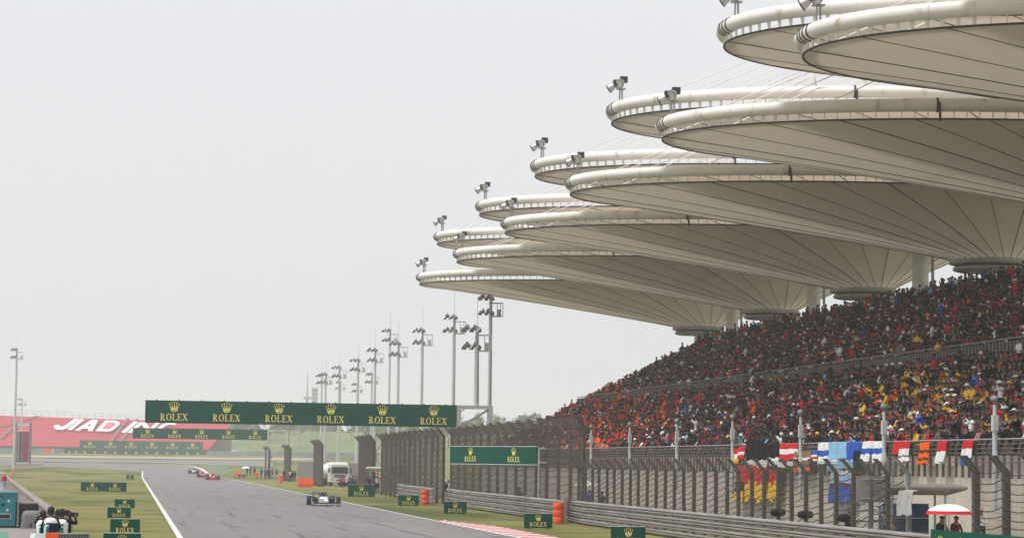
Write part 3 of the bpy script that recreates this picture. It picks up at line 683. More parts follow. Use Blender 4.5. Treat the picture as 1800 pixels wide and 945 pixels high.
barrier([(29.5, 292), (26.5, 262), (24.6, 238), (23.4, 214), (22.9, 190)], 'ribbed steel barrier with a curved end below the far brown fence')
barrier([(26.0, 204), (24.2, 192), (23.4, 180), (23.2, 133.6)], 'ribbed steel barrier under the tall fence carrying the double crown banner')
barrier([(24.2, 139), (23.7, 131), (23.6, 50)], 'long ribbed steel barrier under the near low fence')
def wire_bay(L, zt, lean, dense=.1):
    b = MB(); r = .005
    def pr(a, c):
        a, c = Vector(a), Vector(c); d = (c - a).normalized(); e = d.cross(Vector((1, 0, 0))).normalized() if abs(d.x) < .9 else d.cross(Vector((0, 1, 0))).normalized(); g = d.cross(e); v = []
        for p in (a, c): v += [p + (e*math.cos(2*PI*k/3) + g*math.sin(2*PI*k/3))*r for k in range(3)]
        b.add(v, [(0, 1, 4, 3), (1, 2, 5, 4), (2, 0, 3, 5)])
    n = int(L/dense)
    for i in range(n):
        y = (i + .5)*L/n; pr((-.12, y, .35), (-.12, y, zt)); pr((-.12, y, zt), (-.12 - lean*.8, y, zt + lean*.92))
    for k in range(int((zt - .3)/.2) + 1): pr((-.12, 0, .35 + .2*k), (-.12, L, .35 + .2*k))
    for k in range(1, 4): pr((-.12 - lean*.8*k/3, 0, zt + lean*.92*k/3), (-.12 - lean*.8*k/3, L, zt + lean*.92*k/3))
    return b.mesh('wire_mesh', M_WIRE)
def fence_post(zt, lean, w):
    b = MB(); h = w/2
    for x0, x1, y0, y1 in ((-h, -h + .02, -h, h), (h - .02, h, -h, h), (-h + .02, h - .02, -.01, .01)):
        b.box(x0, x1, y0, y1, 0, zt); b.hexa([(x0, y0, zt), (x1, y0, zt), (x1, y1, zt), (x0, y1, zt)], [(x0 - lean, y0, zt + lean*1.15), (x1 - lean, y0, zt + lean*1.15), (x1 - lean, y1, zt + lean*1.15), (x0 - lean, y1, zt + lean*1.15)])
    return b.mesh('fence_post', M_POST)
FC = {}
def fence(Da, Db, sp, zt, lean, w, label, X=XF, ncab=7, dense=.1, endmat=None, skew=0):
    t = thing('catch_fence', label, 'fence', (X, Da, 0), -skew, 'catch fences beside the track'); n = round((Db - Da)/sp)
    key = (zt, lean, w); FC.setdefault(key, fence_post(zt, lean, w)); kb = (sp, zt, lean, dense); FC.setdefault(kb, wire_bay(sp, zt, lean, dense))
    for i in range(n + 1):
        p = place(FC[key], 'fence_post', t, (random.uniform(-.03, .03), i*sp + random.uniform(-.04, .04), 0), random.uniform(-.06, .06)); p.rotation_euler[1] = random.uniform(-.008, .008)
        if i == 0 and endmat: p.material_slots[0].link = 'OBJECT'; p.material_slots[0].material = endmat
        if i < n: place(FC[kb], 'wire_mesh', t, (0, i*sp, 0))
    for k in range(ncab):
        z = 1.35 + (zt + .05 - 1.35)*k/(ncab - 1); b = MB(); pts = []
        for i in range(n):
            sg = random.uniform(.08, .17)
            for q in range(4): u = q/4; pts.append((-.13, (i + u)*sp, z - sg*4*u*(1 - u)))
        pts.append((-.13, n*sp, z)); b.tube(pts, .017, 4, caps=False); b.build('cable', M_DARK, t)
    return t
fence(75.6, 133.6, 2.0, 3.0, .42, .14, 'long low catch fence with sagging cables before the grandstand wall', endmat=M_GALV, ncab=8)
fence(58, 71, 2.6, 3.1, .42, .2, 'short catch fence beyond the galvanised end post', X=24.6, ncab=8)
fence(132.2, 188.2, 4.0, 5.2, .55, .19, 'tall catch fence with bent tops carrying the double crown banner', ncab=11, dense=.08)
fence(193, 241, 4.0, 5.25, .55, .21, 'tall brown catch fence with an open gap at its near end', ncab=9, dense=.1)
fence(248, 264, 4.0, 5.2, .55, .28, 'narrow tall brown fence beside the white truck', X=23.9, ncab=8, dense=.05)
fence(312, 326, 3.5, 5.2, .55, .26, 'narrow dark fence beside the orange block barrier', X=23.6, ncab=8, dense=.05)
fence(384, 398, 3.5, 5.0, .5, .26, 'narrow dark fence at the right of the lattice gantry leg', X=24.2, ncab=6, dense=.05)
fence(438, 452, 3.5, 5.0, .5, .26, 'narrow dark fence at the left of the lattice gantry leg', X=24.0, ncab=6, dense=.05)
fg = fence(330, 470, 3.5, 2.7, .25, .14, 'pale grey mesh fence running behind the truck and the lattice leg', X=31.0, ncab=3)
for ch in fg.children:
    ch.material_slots[0].link = 'OBJECT'; ch.material_slots[0].material = M_GALV
# fence mounted double banner
xa, za = onD(792, 798, 152); xb, zb_ = onD(944, 800, 144)
t = thing('fence_banner', 'green double crown banner hung on the tall catch fence', 'banner', (xb, 144, 0), math.atan2(144 - 152, xb - xa)); L = math.hypot(xb - xa, 8)
b = MB(); b.box(-L, 0, -.04, .04, zb_ - .52, zb_ + .5); b.build('panel', M_GREEN, t)
b = MB(); b.box(-L - .03, .03, -.05, .05, zb_ + .5, zb_ + .54); b.build('frame_bar', M_PALE, t); b = MB(); b.box(-L - .03, .03, -.05, .05, zb_ - .56, zb_ - .52); b.build('frame_bar', M_PALE, t)
b = MB(); b.tube([(.1, .1, 0), (.1, .1, zb_ + .5)], .09, 8); b.build('post', M_GALV, t)
for z in (zb_ - .4, zb_ + .4): b = MB(); b.box(-.01, .9, .03, .09, z - .03, z + .03); b.build('bracket', M_GALV, t)
for k in (.25, .75): logo(t, -L + L*k, zb_, 1.0, -.07)
# green cloth over the near barrier
t = thing('barrier_banner', 'green crown cloth covering the barrier below the umbrella', 'banner', (23.42, onX(1637, 930, 23.42)[0], 0)); b = MB(); b.box(-.02, .02, -22, 0, .05, onX(1637, 929, 23.42)[1]); b.build('cloth', M_GREEN, t)
for k in range(9): logo(t, -.05, .95, 1.0, -1.0 - k*1.8, False, -PI/2)
# hanging panel on a frame by the far fence
p = gnd(698, 872); t = thing('framed_panel', 'small green crown panel on a black frame before the brown fence', 'sign', (p.x, p.y, 0)); z1, z2 = 1.85, 2.75
b = MB(); b.box(-.5, .5, -.02, .02, z1, z2); b.build('panel', M_GREEN, t); logo(t, 0, (z1 + z2)/2, .8, -.04)
for x in (-.56, .9): b = MB(); b.tube([(x, 0, 0), (x, 0, z2 + .06)], .04, 6); b.build('post', M_DARK, t)
b = MB(); b.tube([(-.56, 0, z2 + .06), (.9, 0, z2 + .06)], .035, 6); b.build('frame_bar', M_DARK, t)
# orange drums and blocks
DR = []
def drum(px, label, h=1.15, r=.30):
    p = gnd(*px); t = thing('orange_drum', label, 'traffic drum', p, 0, 'orange drums at the barrier ends'); nseg = 3
    for k in range(nseg): b = MB(); z = k*h/nseg; b.lathe([(r*.92, z), (r, z + .03), (r, z + h/nseg - .05), (r*.92, z + h/nseg - .01)], 18); b.build('drum_segment', M_ORANGE, t)
drum((982, 920), 'orange drum beside the barrier end under the tall fence'); drum((747, 886.5), 'orange drum beyond the curved barrier at the open fence gap')
drum((494, 848), 'orange drum before the dark fence right of the lattice leg', 1.1); drum((451, 841), 'orange drum near the lattice gantry leg beside marshals', 1.1)
def block(px, w, h, d, label):
    p = gnd(*px); t = thing('water_barrier', label, 'plastic barrier', p, 0, 'orange plastic barriers')
    b = MB(); b.hexa([(-w/2, 0, 0), (w/2, 0, 0), (w/2, d, 0), (-w/2, d, 0)], [(-w/2, 0, h*.3), (w/2, 0, h*.3), (w/2, d, h*.3), (-w/2, d, h*.3)]); b.hexa([(-w/2, 0, h*.3), (w/2, 0, h*.3), (w/2, d, h*.3), (-w/2, d, h*.3)], [(-w/2, .12, h), (w/2, .12, h), (w/2, d - .12, h), (-w/2, d - .12, h)]); b.build('body', M_ORANGE, t)
    b = MB(); b.box(w*.22, w*.26, -.012, .05, .05, h*.3); b.build('joint', mat('orange_dark', (.45, .05, .01), .6), t)
    b = MB(); b.box(-w/2 + .05, w/2 - .05, d*.3, d*.7, h - .02, h + .1); b.build('lid', mat('pale_green', (.25, .36, .28), .7), t)
block((537, 855.5), 1.85, 1.1, .9, 'large orange plastic barrier before the white truck'); block((418, 836), 1.3, .75, .6, 'small far orange barrier beside the green board')
p = gnd(643, 862); block((645, 860), .8, .5, .5, 'small orange barrier between the truck and the green board')

# ------------------------------------------------------------------ floodlight masts
def mast_meshes(Hh, r=.32):
    b = MB(); b.tube([(0, 0, 0), (0, 0, Hh - 1.8)], [r, r*.72], 10); pole = b.mesh('pole', M_PALE)
    b = MB()
    for y in (-.1,):
        for zz in (Hh - 2.1, Hh - .75): b.tube([(0, y, zz), (1.25, y, zz)], .05, 4, smooth=False); b.tube([(0, y + 1, zz), (1.25, y + 1, zz)], .05, 4, smooth=False); b.tube([(1.25, y, zz), (1.25, y + 1, zz)], .05, 4, smooth=False)
        for x, yy in ((1.25, y), (1.25, y + 1), (.65, y)): b.tube([(x, yy, Hh - 2.1), (x, yy, Hh - .75)], .045, 4, smooth=False)
    b.box(.05, 1.25, -.1, .9, Hh - 2.15, Hh - 2.10); b.box(.75, 1.1, .1, .5, Hh - 2.05, Hh - 1.4); cage = b.mesh('service_cage', M_PALE)
    b = MB(); b.tube([(0, 0, Hh), (0, 0, Hh + 2.6)], .03, 4); rod = b.mesh('lightning_rod', M_PALE)
    b = MB()
    for zz in (Hh - 1.8, Hh - .3): b.tube([(-1.15, .2, zz), (.35, .2, zz)], .05, 4)
    b.tube([(0, 0, Hh - 2.4), (0, 0, Hh)], .15, 8); bars = b.mesh('lamp_bars', M_GALV)
    return pole, cage, rod, bars
b = MB(); b.lathe([(.12, -.3), (.2, -.17), (.28, 0)], 10, 0, (0, 0, 0), 'x'); MLAMP = b.mesh('lamp', mat('mast_lamp', (.22, .23, .25), .4, .2, 5, .4)); MLG = MB().lathe([(.265, 0), (.265, .03)], 10, 0, (0, 0, 0), 'x').mesh('lamp_glass', MATS['lamp_glass'])
def lightmast(X, D, top, label, r=.25, base=None, lamps=5):
    z0 = terr(D) if base is None else base; Hh = top - z0; t = thing('floodlight_mast', label, 'light mast', (X, D, z0), random.uniform(-.1, .1), 'floodlight masts beyond the fences')
    pole, cage, rod, bars = mast_meshes(Hh, r)
    for me, nm in ((pole, 'pole'), (cage, 'service_cage'), (rod, 'lightning_rod'), (bars, 'lamp_bars')): place(me, nm, t)
    for row in (Hh - 1.8, Hh - .3):
        for k in range(lamps):
            l = place(MLAMP, 'lamp', t, (-1.2 + .32*k, -.05 + .25*(k % 2), row + .22*(k % 2)), 0); l.rotation_euler = (0, -.5 + .2*(k % 2), 2.6 + random.uniform(-.5, .9)); place(MLG, 'lamp_glass', l, (.002, 0, 0))
    return t
row1 = [(863, 519, 36), (799, 553, 36), (743, 577, 36), (701, 600, 36), (660, 612, 36), (630, 630, 36), (597, 643, 36), (573, 655, 36)]
lab1 = ['tallest looking floodlight mast, rising behind the gantry end frame', 'floodlight mast second along the row from the gantry end', 'floodlight mast third along the row from the gantry end', 'floodlight mast fourth along the row from the gantry end',
        'floodlight mast fifth along the row from the gantry end', 'floodlight mast sixth along the row from the gantry end', 'floodlight mast seventh along the row from the gantry end', 'last floodlight mast of the row, paired with a slimmer one']
for (u, v, X), lb in zip(row1, lab1): D, z = onX(u, v, X); lightmast(X, D, z, lb)
for u, v, X, r, lb in ((686, 578, 40, .22, 'slim tall floodlight mast between two thicker masts'), (654, 655, 46, .22, 'short far floodlight mast peeping beside the fifth mast'), (566, 658, 40, .24, 'slim floodlight mast beside the last mast of the row'), (628, 673, 50, .24, 'far low floodlight mast behind the sixth mast'), (599, 670, 52, .24, 'far low floodlight mast behind the seventh mast')):
    D, z = onX(u, v, X); lightmast(X, D, z, lb, r, lamps=4)
xg = onD(837, 708, 213.4)[0]; zg = onD((255.5 + 803)/2, 707, 213)[1]; lightmast(xg, 213.4, onD(840, 573, 213.4)[1], 'floodlight mast standing on the end frame of the large gantry', .25, zg - .02)
xg, zg = onD(30, 612, 505); lightmast(xg, 505, zg, 'lone thin floodlight mast beside the timing tower', .28, lamps=4); xg, zg = onD(39, 700, 760); lightmast(xg, 760, zg, 'far small floodlight mast behind the red stand corner', .28, lamps=4)

# ------------------------------------------------------------------ racing cars (nose towards -Y)
def wheelset(t, col_rim):
    for sx in (-1, 1):
        for y, w, r in ((-1.75, .305, .335), (1.85, .40, .335)):
            xc = sx*(1.0 - w/2); wh = place(None, 'wheel', t, (xc, y, r)); wh.empty_display_size = .1
            b = MB(); b.lathe([(r*.62, -w/2), (r*.93, -w/2), (r, -w/2 + .05), (r, w/2 - .05), (r*.93, w/2), (r*.62, w/2)], 24, 0, (0, 0, 0), 'x'); b.build('tyre', M_TYRE, wh)
            b = MB(); b.lathe([(r*.2, -w/2 + .03), (r*.6, -w/2 + .05), (r*.6, w/2 - .05), (r*.2, w/2 - .03)], 16, 0, (0, 0, 0), 'x'); b.build('rim', M_DARK, wh)
            b = MB(); b.lathe([(r*.70, -w/2 - .004), (r*.80, -w/2 - .004)], 24, 0, (0, 0, 0), 'x'); b.lathe([(r*.70, w/2 + .004), (r*.80, w/2 + .004)], 24, 0, (0, 0, 0), 'x'); b.build('sidewall_band', MATS[col_rim], wh)['kind'] = 'stuff'
def racing_car(px, nose, body, accent, label, helmet, band, rz=0.0):
    p = gnd(*px); t = thing('racing_car', label, 'racing car', p + Vector((0, 0, .045)), rz, 'racing cars on the track')
    def sec(y, w, zb, zt, rnd=.7): return [(-w, y, zb), (w, y, zb), (w, y, zb + (zt - zb)*rnd), (w*.55, y, zt), (-w*.55, y, zt), (-w, y, zb + (zt - zb)*rnd)]
    b = MB(); b.loft([sec(-2.55, .09, .24, .36), sec(-2.2, .12, .25, .42), sec(-1.6, .17, .22, .54), sec(-.9, .26, .14, .62), sec(-.35, .36, .08, .64)], 0, smooth=False); b.build('nose', MATS[nose], t)
    b = MB(); b.loft([sec(-.36, .37, .07, .62), sec(.1, .40, .06, .60), sec(.9, .38, .06, .72), sec(1.7, .24, .10, .62), sec(2.5, .12, .2, .45)], 0, smooth=False); b.build('body', MATS[accent], t)
    for sx in (-1, 1):
        b = MB(); b.loft([[(sx*x, y, z) for x, z in ((.38, zb), (xo, zb), (xo, zt - .08), (xo - .12, zt), (.38, zt))] for y, xo, zb, zt in ((-.15, .70, .16, .52), (.1, .74, .07, .55), (.9, .68, .06, .5), (1.7, .42, .06, .36))], 0, smooth=False); b.build('sidepod', MATS[accent], t)
        b = MB(); b.box(sx*.56 - .12, sx*.56 + .12, -.17, -.14, .24, .46); b.build('air_inlet', M_BLACK, t)
        b = MB(); b.box(min(sx*.62, sx*.84), max(sx*.62, sx*.84), -.25, -.18, .66, .76).box(sx*.66 - .012, sx*.66 + .012, -.22, -.2, .5, .66); b.build('mirror', MATS[body], t)
        b = MB(); b.box(sx*.985 - .015, sx*.985 + .015, -2.75, -2.2, .06, .30); b.build('wing_endplate', MATS[body], t)
        b = MB()
        for z1_, z2_, y1_, y2_ in ((.46, .40, -1.45, -1.75), (.46, .40, -2.0, -1.75), (.24, .26, -1.45, -1.72), (.24, .26, -2.0, -1.72)): b.tube([(sx*.15, y1_, z1_), (sx*.74, y2_, z2_)], .018, 4)
        for z1_, y1_ in ((.4, 1.5), (.2, 1.5), (.4, 2.1)): b.tube([(sx*.2, y1_, z1_), (sx*.66, 1.85, .34)], .02, 4)
        b.build('suspension', M_BLACK, t)['kind'] = 'stuff'
        b = MB(); b.box(sx*.5 - .012, sx*.5 + .012, 2.2, 2.75, .3, .93); b.build('wing_endplate', MATS[accent], t)
    b = MB(); b.hexa([(-1, -2.72, .075), (1, -2.72, .075), (1, -2.42, .13), (-1, -2.42, .13)], [(-1, -2.72, .10), (1, -2.72, .10), (1, -2.42, .15), (-1, -2.42, .15)]); fw = b.build('front_wing', MATS[body], t)
    for sx in (-1, 1): b = MB(); b.hexa([(sx*.2, -2.48, .16), (sx*.98, -2.48, .16), (sx*.98, -2.25, .25), (sx*.2, -2.25, .20)], [(sx*.2, -2.48, .18), (sx*.98, -2.48, .18), (sx*.98, -2.25, .27), (sx*.2, -2.25, .22)]); b.build('wing_flap', M_BLACK, fw)
    b = MB(); b.box(-.49, .49, 2.35, 2.72, .80, .84).hexa([(-.49, 2.5, .86), (.49, 2.5, .86), (.49, 2.74, .93), (-.49, 2.74, .93)], [(-.49, 2.5, .88), (.49, 2.5, .88), (.49, 2.74, .95), (-.49, 2.74, .95)]); b.build('rear_wing', MATS[accent], t)['kind'] = 'stuff'
    b = MB(); b.box(-.02, .02, 2.2, 2.5, .35, .80); b.build('wing_pylon', M_BLACK, t)
    b = MB(); b.loft([[(x*w, y, z) for x, z in ((-1, zb), (1, zb), (.7, zt), (-.7, zt))] for y, w, zb, zt in ((.45, .17, .60, .93), (.9, .15, .6, .9), (1.9, .06, .5, .70))], 0, smooth=False); b.build('engine_cover', MATS[accent], t)
    b = MB(); b.box(-.11, .11, .43, .46, .70, .90); b.build('air_box', M_BLACK, t)
    b = MB(); b.tube([(0, -.72, .60), (0, -.62, .80), (0, -.5, .83)], .028, 6).tube([(0, -.5, .83), (.22, -.2, .84), (.25, .25, .80), (.2, .55, .7)], .03, 6).tube([(0, -.5, .83), (-.22, -.2, .84), (-.25, .25, .80), (-.2, .55, .7)], .03, 6); b.build('halo', M_BLACK, t)
    b = MB(); b.lathe([(.05, .60), (.11, .63), (.135, .72), (.11, .82), (.03, .85)], 12, 0, (0, .12, 0)); hm = b.build('helmet', MATS[helmet], t); b = MB(); b.box(-.09, .09, -.03, .03, .70, .765); b.build('visor', M_BLACK, hm)
    b = MB(); b.box(-.10, .10, .5, .62, 1.0, 1.05).box(-.02, .02, .54, .60, .9, 1.0); b.build('roll_hoop_camera', MATS[band], t)
    b = MB(); b.box(-.72, .72, -.6, 2.3, .03, .055); b.build('floor', M_BLACK, t)
    wheelset(t, 'tyre_mark'); return t
mat('tyre_mark', (.55, .55, .5), .7, 0); mat('car_white', (.66, .68, .70), .25, 0, spec=.5); mat('car_silver', (.30, .34, .35), .3, 0, .3); mat('car_grey', (.07, .085, .09), .3, 0, .3); mat('car_red', (.55, .012, .02), .25, 0, spec=.5); mat('car_dark', (.04, .035, .05), .3, 0); mat('car_black', (.02, .022, .024), .3, 0); mat('helm_red', (.5, .03, .04), .3, 0); mat('helm_blue', (.06, .12, .35), .3, 0); mat('cam_yellow', (.75, .65, .08), .5, 0)
racing_car((568, 888.7), 'car_white', 'car_silver', 'car_grey', 'white and silver racing car with a yellow roll hoop camera, leading', 'helm_blue', 'cam_yellow', .035)
racing_car((373.7, 843.3), 'car_red', 'car_red', 'car_red', 'red racing car in front of another red car', 'helm_red', 'car_black', .03)
racing_car((356.5, 838.8), 'car_red', 'car_red', 'car_red', 'red racing car behind and beside the first red car', 'helm_blue', 'cam_yellow', .03)
racing_car((340.4, 832), 'car_white', 'car_dark', 'car_dark', 'farthest racing car, dark with a pale nose, leaving the bend', 'helm_blue', 'car_black', -.05)

# ------------------------------------------------------------------ truck
def truck():
    p = gnd(597, 853.5); t = thing('truck', 'white tanker truck parked behind the fences', 'truck', (p.x, p.y, 0), .10)
    wm = mat('truck_white', (.70, .70, .66), .35, .06, 2)
    b = MB(); b.loft([[(-w, y, zb), (w, y, zb), (w, y, 2.2), (w*.94, y, zt - .2), (w*.8, y, zt), (-w*.8, y, zt), (-w*.94, y, zt - .2), (-w, y, 2.2)] for y, w, zb, zt in ((0, 1.18, .75, 2.75), (.12, 1.24, .55, 2.95), (1.0, 1.25, .55, 3.05), (2.0, 1.25, .55, 3.05))], 0, smooth=False); cb = b.build('cab', wm, t)
    b = MB(); b.hexa([(-1.08, -.03, 1.62), (1.08, -.03, 1.62), (1.08, .02, 1.62), (-1.08, .02, 1.62)], [(-1.05, -.012, 2.45), (1.05, -.012, 2.45), (1.05, .1, 2.45), (-1.05, .1, 2.45)]); b.build('windscreen', M_GLASS, cb)
    for z in (1.38, 1.18): b = MB(); b.box(-.75, .75, -.03, .05, z - .08, z + .06); b.build('grille_slot', M_DARK, cb)
    b = MB(); b.box(-1.26, 1.26, -.12, .3, .48, .98); bp = b.build('bumper', wm, t)
    b = MB(); b.box(-.55, .55, -.135, -.1, .68, .82); b.build('bumper_slot', M_DARK, bp)
    b = MB(); b.box(-.24, .24, -.15, -.12, .52, .63); b.build('number_plate', mat('plate', (.5, .42, .08), .5, 0), bp)
    for s in (-1, 1):
        b = MB(); b.box(s*.98 - .2, s*.98 + .2, -.14, -.1, .72, .92); b.build('headlight', MATS['lamp_glass'], t)
        b = MB(); b.box(s*1.42 - .1, s*1.42 + .1, -.05, .06, 1.7, 2.3).box(min(s*1.2, s*1.4), max(s*1.2, s*1.4), 0, .04, 2.2, 2.25); b.build('mirror', M_DARK, t)
        for y in (1.1, 4.6, 5.8):
            wh = MB(); wh.lathe([(.3, -.15), (.5, -.14), (.5, .14), (.3, .15)], 18, 0, (s*1.05, y, .5), 'x'); wh.build('wheel', M_TYRE, t)
    b = MB(); b.loft([[(1.2*math.cos(a)*k, y, 1.95 + 1.05*math.sin(a)*k) for a in [2*PI*i/18 for i in range(18)]] for y, k in ((2.3, .85), (2.5, 1), (7.6, 1), (7.8, .85))]); b.build('tank', wm, t)
    b = MB(); b.box(-.9, .9, .4, 7.7, .6, .85); b.build('chassis', M_DARK, t)
truck()
# ------------------------------------------------------------------ shelters, umbrellas and small trackside things
def shelter(p, w, d, h, label, rz=0, roofm=None):
    t = thing('marshal_shelter', label, 'shelter', p, rz); b = MB()
    b.loft([[(-w/2*k, -d/2*k, z), (w/2*k, -d/2*k, z), (w/2*k, d/2*k, z), (-w/2*k, d/2*k, z)] for k, z in ((.62, h - .32), (.97, h - .1), (1.0, h - .03), (.98, h + .04), (.8, h + .13))], 0, smooth=False); b.build('roof', roofm or mat('roof_grey', (.24, .23, .215), .7), t)
    for x in (-w*.3, w*.3):
        for y in (-d*.25, d*.25): b = MB(); b.tube([(x, y, 0), (x, y, h - .2)], .05, 6); b.build('post', M_PALE, t)
    return t
X_, Z_ = onD(1606, 860, 98); shelter((X_, 98, 0), 3.7, 2.6, 2.45, 'flat roofed grey marshal shelter behind the near fence', roofm=mat('roof_brown', (.20, .185, .165), .7))
X_, Z_ = onD(661, 822, 246); shelter((X_, 246, 0), 1.9, 1.6, 2.55, 'pale roofed marshal shelter in the gap between the brown fences', roofm=mat('roof_pale', (.48, .46, .43), .7))
def umbrella(p, r, h, cols, label, tilt=0):
    t = thing('umbrella', label, 'umbrella', p, .2); N = 8
    for k in range(N):
        b = MB(); v = []
        for i in range(6):
            a = i/5; rr = r*math.sin(a*1.35)/math.sin(1.35)
            for j in range(4): an = 2*PI*(k + j/3)/N; q = rr*(1 - .03*a*math.sin(PI*j/3)); v.append((q*math.cos(an), q*math.sin(an), h - .42*r*(1 - math.cos(a*1.35))/.78))
        b.add(v, [(i*4 + j, i*4 + j + 1, i*4 + j + 5, i*4 + j + 4) for i in range(4) for j in range(3)], 0, True); b.add(v, [(16 + j, 17 + j, 21 + j, 20 + j) for j in range(3)], 1, True); b.build('canopy_panel', [CM[cols[0]], CM[cols[1]]], t)
    b = MB(); b.tube([(0, 0, 0), (0, 0, h + .06)], .02, 6); b.build('pole', M_GALV, t); return t
X_, Z_ = onD(1668, 880, 96); umbrella((X_, 96, 0), .95, 1.80, ('white', 'red'), 'white umbrella with a red hem behind the near fence')
X_, Z_ = onD(1032, 845, 150); umbrella((X_, 150, 0), .8, 2.2, ('white', 'white'), 'white umbrella in the gap between the two tall fence ends')
p = gnd(432, 836); umbrella((p.x, p.y, p.z), .8, 1.75, ('white', 'white'), 'far white umbrella over marshals near the lattice leg')
# back of a road sign seen through its post
X_, z1 = onD(1532, 882, 78.5); _, z2 = onD(1532, 836, 78.5); t = thing('sign_panel', 'grey back of a square sign on a dark post beside the near fence', 'sign', (X_, 78.5, 0))
b = MB(); b.box(-.5, .48, 0, .03, z1, z2); b.build('panel', mat('sign_back', (.26, .24, .23), .6), t)
b = MB(); b.box(-.06, .02, -.06, -.002, 0, z2 - .06); b.build('post', M_POST, t)
for z in (z1 + .12, z2 - .1): b = MB(); b.box(-.36, .34, -.02, -.001, z - .012, z + .012); b.build('bracket', M_PALE, t)
# broadcast microphones along the near barrier
for px, lb in ((1363, 'furry black microphone on the barrier below the german coloured shirts'), (1411, 'furry black microphone on the barrier below the lion banner'), (1481, 'furry black microphone on the barrier left of the grey sign')):
    D, _ = onX(px, 925, 23.75); t = thing('microphone', lb, 'microphone', (23.85, D, 0), 0, 'microphones on the near barrier')
    b = MB(); b.lathe([(.02, -.3), (.11, -.25), (.14, -.1), (.14, .1), (.11, .25), (.02, .3)], 12, 0, (0, 0, 1.5), 'x'); b.build('windshield', mat('fur', (.02, .02, .02), 1, .5, 40, obj=True, bump=1), t)
    b = MB(); b.tube([(0, 0, 0), (0, 0, 1.4)], .025, 5); b.build('stand', M_DARK, t)
# scaffold, blue cover and white tarpaulin behind the near fence
X_, _ = onD(1535, 900, 90); t = thing('scaffold', 'dark scaffold steps with cross braces behind the grey sign', 'scaffold', (X_, 90, 0))
for x in (-.7, .7):
    for y in (0, 1.2): b = MB(); b.tube([(x, y, 0), (x, y, 2.1)], .035, 6); b.build('upright', M_GALV, t)
for z in (.4, .8, 1.2, 1.6): b = MB(); b.box(-.7, .7, 0, 1.2, z - .02, z + .02); b.build('tread', mat('tread', (.2, .19, .18), .7), t)
for s in (-1, 1): b = MB(); b.tube([(-.7*s, -.03*s - .02, 1.25), (.7*s, -.03*s - .02, 2.1)], .03, 5); b.build('brace', M_PALE, t)
X_, _ = onD(1600, 900, 99); t = thing('cabinet', 'blue covered cabinet under the marshal shelter', 'cabinet', (X_, 99.5, 0)); b = MB(); b.box(-.95, .95, 0, .8, 0, 1.75); b.build('body', mat('blue_tarp', (.02, .06, .17), .6, .3, 3), t)
for z in (.55, 1.15): b = MB(); b.box(-.95, .95, -.02, -.001, z, z + .03); b.build('strap', M_PALE, t)
def sheetcloth(name, label, cat, X, Da, Db, z0, z1, bands, grp=None, amp=.085, cols=12, sag=.0, tops=.05, seed=0):
    """cloth hanging in the plane X, bands = [(material key, share)] from the top down; stripes across"""
    rg = random.Random(seed); b = MB(); rows = []; tot = sum(s for _, s in bands); y = 0; mats = []; 
    for mk, s in bands:
        n = max(2, round(s/tot*10)); mi = len(mats); mats.append(CM[mk])
        for k in range(n): rows.append((y + s/tot*k/n, mi))
        y += s/tot
    rows.append((1.0, len(mats) - 1)); ph = rg.uniform(0, 6); v = []
    for fr, _ in rows:
        for c in range(cols + 1):
            u = c/cols; D = Da + (Db - Da)*(u + .03*math.sin(fr*4 + ph)*(1 - fr)); x = X - .04 - amp*(.4 + fr)*(1 + math.sin(u*13 + ph + fr*1.5)); z = z1 + (z0 - z1)*fr*(1 + .05*math.sin(u*9 + ph)) - sag*math.sin(PI*u)*(1 - fr)
            v.append((x, D, z))
    n = cols + 1; b.add(v, [(i*n + j, i*n + j + 1, (i + 1)*n + j + 1, (i + 1)*n + j) for i in range(len(rows) - 1) for j in range(cols)], 0, True)
    k = 0
    for i in range(len(rows) - 1):
        for j in range(cols): b.m[k] = rows[i][1]; k += 1
    b.add([(p[0] + .012, p[1], p[2]) for p in v], [(i*n + j, (i + 1)*n + j, (i + 1)*n + j + 1, i*n + j + 1) for i in range(len(rows) - 1) for j in range(cols)], 0, True)
    for i in range(len(rows) - 1):
        for j in range(cols): b.m[k] = rows[i][1]; k += 1
    # top hem folded over the handrail
    b.add([v[j] for j in range(n)] + [(X + .12, v[j][1], z1 + .03) for j in range(n)], [(j, j + 1, n + j + 1, n + j) for j in range(cols)], 0, True)
    return tag(b.build(name, mats), label, cat, grp)
XFL = 34.98
def rail_cloth(u0, u1, v0, v1, bands, label, name='flag', seed=0, X=XFL):
    Da, z1 = onX(u0, v0, X); Db, _ = onX(u1, v0, X); z0 = onX((u0 + u1)/2, v1, X)[1]
    return sheetcloth(name, label, 'flag' if name == 'flag' else 'shirt', X, Da, Db, z0, z1, bands, 'flags and shirts hung on the grandstand rail', seed=seed)
